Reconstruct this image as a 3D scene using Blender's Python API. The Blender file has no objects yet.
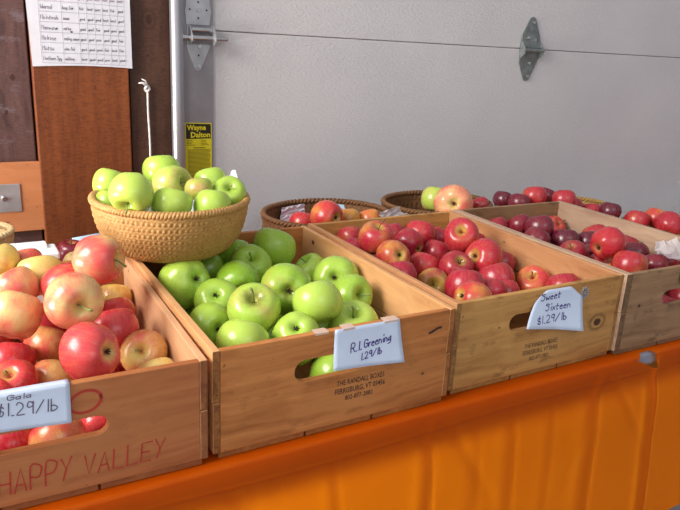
import bpy, bmesh, math, random
from mathutils import Vector, Matrix, Quaternion
random.seed(11)
S = bpy.context.scene
C = S.collection
PI = math.pi

# ------------------------------------------------------------------ camera
cam_right = Vector((0.8692, -0.4918, 0.0515))
F_ROT = (0.5315562, 0.3006561, 0.0539264)
pan, tilt, roll = F_ROT
fwd = Vector((math.sin(pan)*math.cos(tilt), math.cos(pan)*math.cos(tilt), -math.sin(tilt)))
r0 = fwd.cross(Vector((0, 0, 1))).normalized()
u0 = r0.cross(fwd)
CR = r0*math.cos(roll) + u0*math.sin(roll)
CU = -r0*math.sin(roll) + u0*math.cos(roll)
CAM_LOC = Vector((-0.2780836, -0.7882234, 0.5537009))
cd = bpy.data.cameras.new('camera')
cam = bpy.data.objects.new('camera', cd)
C.objects.link(cam)
m = Matrix((CR, CU, -fwd)).transposed().to_4x4()
m.translation = CAM_LOC
cam.matrix_world = m
cd.sensor_width = 36.0
cd.lens = 682.63/680*36
cd.clip_start = 0.02
S.camera = cam

# ------------------------------------------------------------------ world, light, exposure
w = bpy.data.worlds.new('daylight')
S.world = w
w.use_nodes = True
bg = w.node_tree.nodes['Background']
bg.inputs[0].default_value = (0.93, 0.95, 1.0, 1)
wn = w.node_tree.nodes; wl = w.node_tree.links        # the open side of the building lies to the left: brighter there
wt = wn.new('ShaderNodeTexCoord'); wsx = wn.new('ShaderNodeSeparateXYZ'); wl.new(wt.outputs['Generated'], wsx.inputs[0])
wm = wn.new('ShaderNodeMapRange'); wl.new(wsx.outputs[0], wm.inputs[0])
wm.inputs[1].default_value = -0.8; wm.inputs[2].default_value = 0.7; wm.inputs[3].default_value = 0.78; wm.inputs[4].default_value = 0.27
wl.new(wm.outputs[0], bg.inputs[1])
S.view_settings.view_transform = 'Standard'
S.view_settings.look = 'None'
S.view_settings.gamma = 1.0
S.view_settings.use_curve_mapping = False
S.view_settings.exposure = 0.25

def area(name, loc, target, sx, sy, power, col):
    l = bpy.data.lights.new(name, 'AREA')
    l.shape = 'RECTANGLE'; l.size = sx; l.size_y = sy; l.energy = power; l.color = col
    o = bpy.data.objects.new(name, l); C.objects.link(o)
    o.location = loc
    o.rotation_euler = (Vector(target)-Vector(loc)).to_track_quat('-Z', 'Y').to_euler()
    return o
area('daylight_from_left_opening', (-2.3, 0.10, 1.75), (0.2, 0.35, 0.1), 1.5, 1.3, 108, (1.0, 0.96, 0.90))
area('daylight_low_left_opening', (-1.9, 0.40, -0.27), (0.3, 0.1, -0.27), 0.7, 0.75, 120, (1.0, 0.95, 0.86))
area('daylight_from_front_opening', (0.6, -3.0, 2.3), (0.6, 0.4, 0.1), 2.2, 1.2, 14, (0.93, 0.96, 1.0))

# ------------------------------------------------------------------ node helpers
def s(r, g, b):
    f = lambda c: (c/255/12.92) if c <= 10 else ((c/255+0.055)/1.055)**2.4
    return (f(r), f(g), f(b), 1)
class NT:
    def __init__(self, name, rough=0.6, spec=0.5):
        self.m = bpy.data.materials.new(name); self.m.use_nodes = True
        self.t = self.m.node_tree; self.n = self.t.nodes; self.b = self.n['Principled BSDF']
        self.b.inputs['Roughness'].default_value = rough
        self.b.inputs['Specular IOR Level'].default_value = spec
        self.tc = None
    def new(self, ty, **kw):
        n = self.n.new(ty)
        for k, v in kw.items(): setattr(n, k, v)
        return n
    def put(self, sock, v):
        if isinstance(v, bpy.types.NodeSocket): self.t.links.new(v, sock)
        else: sock.default_value = v
    def obj(self):
        if not self.tc: self.tc = self.new('ShaderNodeTexCoord')
        return self.tc.outputs['Object']
    def mapping(self, v, scale=(1, 1, 1), loc=(0, 0, 0), rot=(0, 0, 0)):
        n = self.new('ShaderNodeMapping'); self.put(n.inputs['Vector'], v)
        n.inputs['Scale'].default_value = scale; self.put(n.inputs['Location'], loc); n.inputs['Rotation'].default_value = rot
        return n.outputs[0]
    def noise(self, v, scale, detail=3, rough=0.5, dist=0.0):
        n = self.new('ShaderNodeTexNoise'); self.put(n.inputs['Vector'], v)
        n.inputs['Scale'].default_value = scale; n.inputs['Detail'].default_value = detail
        n.inputs['Roughness'].default_value = rough; n.inputs['Distortion'].default_value = dist
        return n.outputs['Fac']
    def math(self, op, a, b=0.0, c=None, clamp=False):
        n = self.new('ShaderNodeMath', operation=op, use_clamp=clamp)
        self.put(n.inputs[0], a); self.put(n.inputs[1], b)
        if c is not None: self.put(n.inputs[2], c)
        return n.outputs[0]
    def vmath(self, op, a, b=None):
        n = self.new('ShaderNodeVectorMath', operation=op)
        self.put(n.inputs[0], a)
        if b is not None: self.put(n.inputs[1], b)
        return n
    def ss(self, v, a, b):          # smoothstep
        n = self.new('ShaderNodeMapRange', interpolation_type='SMOOTHSTEP')
        self.put(n.inputs[0], v); self.put(n.inputs[1], a); self.put(n.inputs[2], b)
        return n.outputs[0]
    def mix(self, f, a, b, mode='MIX'):
        n = self.new('ShaderNodeMix', data_type='RGBA', blend_type=mode)
        self.put(n.inputs[0], f); self.put(n.inputs[6], a); self.put(n.inputs[7], b)
        return n.outputs[2]
    def ramp(self, v, stops):
        n = self.new('ShaderNodeValToRGB'); self.put(n.inputs[0], v)
        e = n.color_ramp.elements
        while len(e) < len(stops): e.new(0.5)
        for x, (p, c) in zip(e, stops): x.position = p; x.color = c
        return n.outputs[0]
    def bump(self, h, strength, dist):
        n = self.new('ShaderNodeBump'); self.put(n.inputs['Height'], h)
        n.inputs['Strength'].default_value = strength; n.inputs['Distance'].default_value = dist
        self.t.links.new(n.outputs[0], self.b.inputs['Normal'])
    def col(self, v): self.put(self.b.inputs['Base Color'], v)

def plain(name, col, rough=0.6, metal=0.0, var=0.06, vs=30, bumps=0.0):
    k = NT(name, rough)
    f = k.noise(k.obj(), vs, 4)
    lo = tuple(c*(1-var*2) for c in col[:3])+(1,); hi = tuple(min(1, c*(1+var*2)) for c in col[:3])+(1,)
    k.col(k.ramp(f, [(0.3, lo), (0.7, hi)]))
    k.b.inputs['Metallic'].default_value = metal
    if bumps: k.bump(k.noise(k.obj(), vs*6, 3), 0.4, bumps)
    return k.m

def wood(name, c1, c2, axis='x', knots=(), fine=1.0, rough=0.55, stain=None, contrast=1.0, saw=0.0):
    k = NT(name, rough, 0.35)
    sc = [26*fine]*3; sc['xyz'.index(axis)] = 1.6*fine
    warp = k.noise(k.mapping(k.obj(), (3, 3, 3)), 2.0, 2)
    off = k.math('MULTIPLY', warp, 0.9)
    cmb = k.new('ShaderNodeCombineXYZ')
    for i in range(3): k.put(cmb.inputs[i], off)
    base = k.vmath('ADD', k.mapping(k.obj(), tuple(sc)), cmb.outputs[0]).outputs[0]
    kn = None
    for (x, y, z, r) in knots:
        d = k.vmath('SUBTRACT', k.obj(), (x, y, z)).outputs[0]
        ax = [1, 1, 1]; ax['xyz'.index(axis)] = 0.75
        ln = k.vmath('LENGTH', k.vmath('MULTIPLY', d, tuple(ax)).outputs[0]).outputs['Value']
        wob = k.math('MULTIPLY', k.noise(k.obj(), 160, 3), r*0.5)
        ln = k.math('ADD', ln, wob)
        core = k.math('SUBTRACT', 1.0, k.ss(ln, r*0.75, r*1.1), clamp=True)
        ring = k.math('MULTIPLY', k.ss(ln, r*1.2, r*1.5), k.math('SUBTRACT', 1.0, k.ss(ln, r*1.6, r*2.2)))
        v = k.math('MAXIMUM', core, k.math('MULTIPLY', ring, 0.5 if r > 0.008 else 0.12))
        kn = v if kn is None else k.math('MAXIMUM', kn, v)
    g1 = k.noise(base, 1.0, 5, 0.6, 0.6)
    g2 = k.noise(base, 5.0, 3, 0.6)
    g = k.math('ADD', k.math('MULTIPLY', g1, 0.7), k.math('MULTIPLY', g2, 0.3))
    a = 0.5-0.17/contrast; b_ = 0.5+0.17/contrast
    col = k.ramp(g, [(a, c2), (b_, c1)])
    big = k.noise(k.obj(), 7, 3)
    col = k.mix(k.ss(big, 0.45, 0.75), col, tuple(c*0.82 for c in c1[:3])+(1,))
    if stain:
        st = k.noise(k.mapping(k.obj(), (9, 9, 22)), 1.6, 5, 0.7)
        col = k.mix(k.math('MULTIPLY', k.ss(st, 0.54, 0.68), stain[1]), col, stain[0])
    if saw:
        sw = k.noise(k.mapping(k.obj(), (60, 60, 240)), 1.5, 4, 0.75)
        col = k.mix(k.math('MULTIPLY', k.ss(sw, 0.42, 0.68), saw), col, tuple(c*0.45 for c in c2[:3])+(1,))
    spk = k.noise(k.mapping(k.obj(), (1, 1, 1)), 95, 2)
    col = k.mix(k.math('MULTIPLY', k.ss(spk, 0.70, 0.76), 0.55), col, tuple(c*0.35 for c in c2[:3])+(1,))
    if kn is not None: col = k.mix(k.math('MULTIPLY', kn, 0.95), col, s(60, 34, 22))
    k.col(col)
    k.bump(g, 0.35, 0.0012)
    return k.m

def apple_mat(name, gnd_a, gnd_b, bl_a, bl_b, hollow, streak, green=False):
    k = NT(name, 0.28, 0.5)
    k.b.inputs['Coat Weight'].default_value = 0.12
    k.b.inputs['Coat Roughness'].default_value = 0.2
    oi = k.new('ShaderNodeObjectInfo')
    sc = k.new('ShaderNodeSeparateColor'); k.put(sc.inputs[0], oi.outputs['Color'])
    blush, tone, russet = sc.outputs
    rnd = k.math('MULTIPLY', oi.outputs['Random'], 37.0)
    offv = k.new('ShaderNodeCombineXYZ')
    for i in range(3): k.put(offv.inputs[i], rnd)
    p = k.obj()
    sep = k.new('ShaderNodeSeparateXYZ'); k.put(sep.inputs[0], p)
    rho = k.math('SQRT', k.math('ADD', k.math('MULTIPLY', sep.outputs[0], sep.outputs[0]), k.math('MULTIPLY', sep.outputs[1], sep.outputs[1])))
    rr = k.math('MAXIMUM', rho, 0.05)
    cx = k.new('ShaderNodeCombineXYZ')
    k.put(cx.inputs[0], k.math('DIVIDE', sep.outputs[0], rr)); k.put(cx.inputs[1], k.math('DIVIDE', sep.outputs[1], rr)); k.put(cx.inputs[2], k.math('MULTIPLY', sep.outputs[2], 0.16))
    radial = k.vmath('ADD', cx.outputs[0], offv.outputs[0]).outputs[0]
    pp = k.vmath('ADD', p, offv.outputs[0]).outputs[0]
    st = k.noise(radial, 13.0, 4, 0.7)
    big = k.noise(pp, 0.85, 2, 0.5)
    # red side: noise threshold set by the fruit's own blush value
    thr = k.math('SUBTRACT', 0.77, k.math('MULTIPLY', blush, 0.56))
    fine_ = k.noise(radial, 34.0, 3, 0.7)
    field = k.math('ADD', k.math('ADD', k.math('MULTIPLY', big, 0.62), k.math('MULTIPLY', st, 0.22)), k.math('MULTIPLY', fine_, 0.16))
    mask = k.ss(k.math('SUBTRACT', field, thr), -0.17, 0.19)
    mask = k.math('MULTIPLY', mask, k.ss(blush, 0.0, 0.12))
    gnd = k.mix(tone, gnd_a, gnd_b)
    mot = k.noise(pp, 3.5, 4, 0.6)
    gnd = k.mix(k.math('MULTIPLY', k.ss(mot, 0.35, 0.7), 0.30), gnd, hollow)
    bl = k.mix(tone, bl_a, bl_b)
    bl = k.mix(k.math('MULTIPLY', k.ss(st, 0.42, 0.66), 0.30*streak), bl, k.mix(0.45, bl, gnd_a))
    col = k.mix(mask, gnd, bl)
    # green-yellow around both hollows
    top = k.math('MULTIPLY', k.ss(sep.outputs[2], 0.45, 0.75), k.math('SUBTRACT', 1.0, k.ss(k.math('ADD', rho, k.math('MULTIPLY', st, 0.35)), 0.30, 0.62)))
    bot = k.math('MULTIPLY', k.ss(k.math('MULTIPLY', sep.outputs[2], -1.0), 0.5, 0.78), k.math('SUBTRACT', 1.0, k.ss(k.math('ADD', rho, k.math('MULTIPLY', st, 0.35)), 0.32, 0.64)))
    hol = k.math('MULTIPLY', k.math('MAXIMUM', top, bot), 0.75)
    col = k.mix(hol, col, hollow)
    # brown russet around the hollows of a few fruits
    rn = k.noise(pp, 6, 4, 0.7)
    ra = k.math('MULTIPLY', k.math('SUBTRACT', 1.0, k.ss(k.math('ADD', rho, k.math('MULTIPLY', rn, 0.5)), 0.35, 0.85)), k.ss(k.math('ABSOLUTE', sep.outputs[2]), 0.5, 0.7))
    col = k.mix(k.math('MULTIPLY', ra, russet), col, s(120, 95, 45))
    # pale lenticels
    vo = k.new('ShaderNodeTexVoronoi'); k.put(vo.inputs['Vector'], pp); vo.inputs['Scale'].default_value = 11
    dots = k.math('SUBTRACT', 1.0, k.ss(vo.outputs['Distance'], 0.05, 0.12), clamp=True)
    col = k.mix(k.math('MULTIPLY', dots, 0.22), col, s(240, 225, 170))
    k.col(col)
    k.b.inputs['Subsurface Weight'].default_value = 0.0
    k.put(k.b.inputs['Roughness'], k.math('ADD', 0.20, k.math('MULTIPLY', mot, 0.14)))
    return k.m

# ------------------------------------------------------------------ object helpers
def link(name, me, mat=None, parent=None, smooth=False, loc=None):
    o = bpy.data.objects.new(name, me); C.objects.link(o)
    if mat is not None and not me.materials: me.materials.append(mat)
    if smooth:
        for p_ in me.polygons: p_.use_smooth = True
    if parent is not None: o.parent = parent
    if loc is not None: o.location = loc
    return o
def mk(name, bm, mat=None, parent=None, smooth=False, loc=None, recalc=True):
    if recalc: bmesh.ops.recalc_face_normals(bm, faces=bm.faces)
    me = bpy.data.meshes.new(name); bm.to_mesh(me); bm.free()
    return link(name, me, mat, parent, smooth, loc)
def empty(name, loc=(0, 0, 0), rz=0.0):
    o = bpy.data.objects.new(name, None); C.objects.link(o); o.location = loc; o.rotation_euler = (0, 0, rz); o.empty_display_size = 0.05
    return o
def tag(o, label, cat, group=None, kind=None):
    o['label'] = label; o['category'] = cat
    if group: o['group'] = group
    if kind: o['kind'] = kind
    return o
def struct(o, label=None, cat=None):
    o['kind'] = 'structure'
    if label: o['label'] = label
    if cat: o['category'] = cat
    return o
def bx(bm, x0, x1, y0, y1, z0, z1):
    v = [bm.verts.new((x, y, z)) for z in (z0, z1) for y in (y0, y1) for x in (x0, x1)]
    for f in ((0, 2, 3, 1), (4, 5, 7, 6), (0, 1, 5, 4), (2, 6, 7, 3), (0, 4, 6, 2), (1, 3, 7, 5)):
        bm.faces.new([v[i] for i in f])
def bevel(o, wd=0.001, seg=2):
    m_ = o.modifiers.new('edge', 'BEVEL'); m_.width = wd; m_.segments = seg; m_.limit_method = 'ANGLE'; m_.angle_limit = math.radians(40)
    return o
def tube(bm, pts, rad, n=10, cap=True):
    pts = [Vector(p) for p in pts]; rings = []
    if not isinstance(rad, (list, tuple)): rad = [rad]*len(pts)
    up = Vector((0.13, 0.21, 1)).normalized()
    for i, p in enumerate(pts):
        t = (pts[min(i+1, len(pts)-1)]-pts[max(i-1, 0)]).normalized()
        if abs(t.dot(up)) > 0.97: up = Vector((1, 0.1, 0.1)).normalized()
        a = t.cross(up).normalized(); b_ = a.cross(t)
        rings.append([bm.verts.new(p+(a*math.cos(2*PI*j/n)+b_*math.sin(2*PI*j/n))*rad[i]) for j in range(n)])
    for a, b_ in zip(rings, rings[1:]):
        for j in range(n): bm.faces.new((a[j], a[(j+1) % n], b_[(j+1) % n], b_[j]))
    if cap: bm.faces.new(rings[0][::-1]); bm.faces.new(rings[-1])
def prism(bm, outline, holes, f0, f1):
    """outline/holes: 2D loops; f0,f1 map (a,b) to the near and far face."""
    loops = [outline]+list(holes)
    tmp = bmesh.new(); edges = []
    for lp in loops:
        vs = [tmp.verts.new((a, b_, 0)) for a, b_ in lp]
        edges += [tmp.edges.new((vs[i], vs[(i+1) % len(vs)])) for i in range(len(vs))]
    bmesh.ops.triangle_fill(tmp, use_beauty=True, use_dissolve=False, edges=edges)
    tmp.verts.index_update()
    A = [bm.verts.new(f0(v.co.x, v.co.y)) for v in tmp.verts]
    B = [bm.verts.new(f1(v.co.x, v.co.y)) for v in tmp.verts]
    for f in tmp.faces:
        ix = [v.index for v in f.verts]
        bm.faces.new([A[i] for i in ix]); bm.faces.new([B[i] for i in ix][::-1])
    i0 = 0
    for lp in loops:
        n = len(lp)
        for i in range(n):
            j = (i+1) % n
            bm.faces.new((A[i0+i], A[i0+j], B[i0+j], B[i0+i]))
        i0 += n
    tmp.free()
def stadium(x0, x1, z0, z1, n=8):
    r = (z1-z0)/2; zc = (z0+z1)/2; out = []
    for i in range(n+1):
        a = -PI/2+PI*i/n; out.append((x1-r+r*math.cos(a), zc+r*math.sin(a)))
    for i in range(n+1):
        a = PI/2+PI*i/n; out.append((x0+r+r*math.cos(a), zc+r*math.sin(a)))
    return out
def catmull(pts, k=4):
    P = [Vector(p) for p in pts]
    if len(P) < 3: return P
    out = []
    for i in range(len(P)-1):
        p0 = P[max(i-1, 0)]; p1 = P[i]; p2 = P[i+1]; p3 = P[min(i+2, len(P)-1)]
        for j in range(k):
            t = j/k
            out.append(0.5*((2*p1)+(p2-p0)*t+(2*p0-5*p1+4*p2-p3)*t*t+(3*p1-p0-3*p2+p3)*t**3))
    out.append(P[-1]); return out

# ------------------------------------------------------------------ a small stroke hand for the handwriting
GL = {
'A': '00 26 40;12 32', 'B': '00 06 36 45 33 03;33 42 30 00', 'C': '45 26 05 01 20 41', 'E': '46 06 00 40;03 33', 'F': '46 06 00;03 33', 'G': '45 26 05 01 20 41 43 23',
'H': '00 06;40 46;03 43', 'I': '10 16', 'L': '06 00 40', 'M': '00 06 23 46 40', 'N': '00 06 40 46', 'O': '20 01 05 26 45 41 20',
'P': '00 06 36 45 33 03', 'R': '00 06 36 45 33 03;23 40', 'S': '45 26 05 34 42 20 01', 'V': '06 20 46', 'Y': '06 23 46;23 10',
'a': '32 23 02 01 10 31;33 30', 'b': '06 00;02 13 32 31 10 01', 'c': '32 13 01 10 31', 'd': '36 30;32 13 02 01 10 31',
'e': '02 32 23 13 01 10 30', 'f': '35 26 15 10;03 33', 'g': '-35 14 03 12 33;35 31 20 00', 'h': '06 00;02 13 32 30', 'i': '13 10;15 16',
'k': '06 00;33 01 30', 'l': '16 10', 'm': '03 00;02 13 22 20;22 33 42 40', 'n': '03 00;02 13 32 30', 'o': '10 02 13 32 21 10',
'p': '-05 00;04 15 34 33 12 03', 'r': '03 00;02 13 23', 's': '33 13 02 31 20 00', 't': '15 10 20;03 33', 'u': '03 01 10 31;33 30',
'v': '03 10 33', 'w': '03 10 22 30 43', 'x': '03 30;00 33', 'y': '-05 13 22;35 22 00', 'z': '03 33 00 30',
'0': '10 01 05 16 35 31 20 10', '1': '10 16', '2': '05 16 35 33 00 40', '9': '35 16 04 13 34 36 30', '4': '36 30;26 02 42',
'$': '34 15 03 32 20 01;26 10', '/': '00 46', '.': '00 10', '-': '03 33', ',': '10 00'}
def glyph(ch):
    d = GL[ch]; sh = 0
    if d[0] == '-': sh = 2; d = d[1:]
    return [[(int(t[0]), int(t[1])-sh) for t in st.split()] for st in d.split(';')]
def ribbon(bm, pts, wd, fmap):
    P = [Vector((a, b_, 0)) for a, b_ in pts]
    if len(P) == 1: P.append(P[0]+Vector((wd, 0, 0)))
    rows = []
    for i, p_ in enumerate(P):
        t = (P[min(i+1, len(P)-1)]-P[max(i-1, 0)])
        t = t.normalized() if t.length > 0 else Vector((1, 0, 0))
        n = Vector((-t.y, t.x, 0))*wd/2
        a, b_ = p_+n, p_-n
        if i == 0: a -= t*wd*0.4; b_ -= t*wd*0.4
        if i == len(P)-1: a += t*wd*0.4; b_ += t*wd*0.4
        rows.append((bm.verts.new(fmap(a.x, a.y)), bm.verts.new(fmap(b_.x, b_.y))))
    for (a, b_), (c, d) in zip(rows, rows[1:]): bm.faces.new((a, b_, d, c))
def write(bm, text, x, y, h, wd, fmap, adv=1.0, slope=0.0, slant=0.1, jit=0.12, rng=random):
    """text written from (x, y) in surface coordinates; h = cap height."""
    u = h/6.0; cx = 0.0
    for ch in text:
        if ch == ' ': cx += 3.4*adv; continue
        wide = 0
        for st in glyph(ch):
            st = [(a+rng.uniform(-jit, jit), b_+rng.uniform(-jit, jit)) for a, b_ in st]
            wide = max([wide]+[a for a, _ in st])
            sm = catmull([(a, b_, 0) for a, b_ in st], 3) if len(st) > 2 and ch not in 'AHLMNVEY14' else [Vector((a, b_, 0)) for a, b_ in st]
            ribbon(bm, [(x+(cx+q.x+q.y*slant)*u*adv, y+q.y*u+(cx+q.x)*u*adv*slope) for q in sm], wd, fmap)
        cx += wide+1.5
    return x+cx*u*adv
def printed(name, lines, mat, parent, fmap, bold=0.0):
    """printed lettering: lines = (text, x, y, height, width or None)."""
    bm = bmesh.new()
    for text, x, y, h, width in lines:
        cu = bpy.data.curves.new('t', 'FONT'); cu.body = text; cu.size = 1; cu.offset = bold; cu.resolution_u = 2
        ob = bpy.data.objects.new('t', cu); C.objects.link(ob)
        dg = bpy.context.evaluated_depsgraph_get()
        me = bpy.data.meshes.new_from_object(ob.evaluated_get(dg))
        xs = [v.co.x for v in me.vertices]; ys = [v.co.y for v in me.vertices]
        sy = h/0.70; sx = sy if width is None else width/(max(xs)-min(xs))
        vs = [bm.verts.new(fmap(x+(v.co.x-min(xs))*sx, y+v.co.y*sy)) for v in me.vertices]
        for p_ in me.polygons:
            try: bm.faces.new([vs[i] for i in p_.vertices])
            except ValueError: pass
        bpy.data.objects.remove(ob); bpy.data.curves.remove(cu); bpy.data.meshes.remove(me)
    return mk(name, bm, mat, parent, recalc=False)
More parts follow.
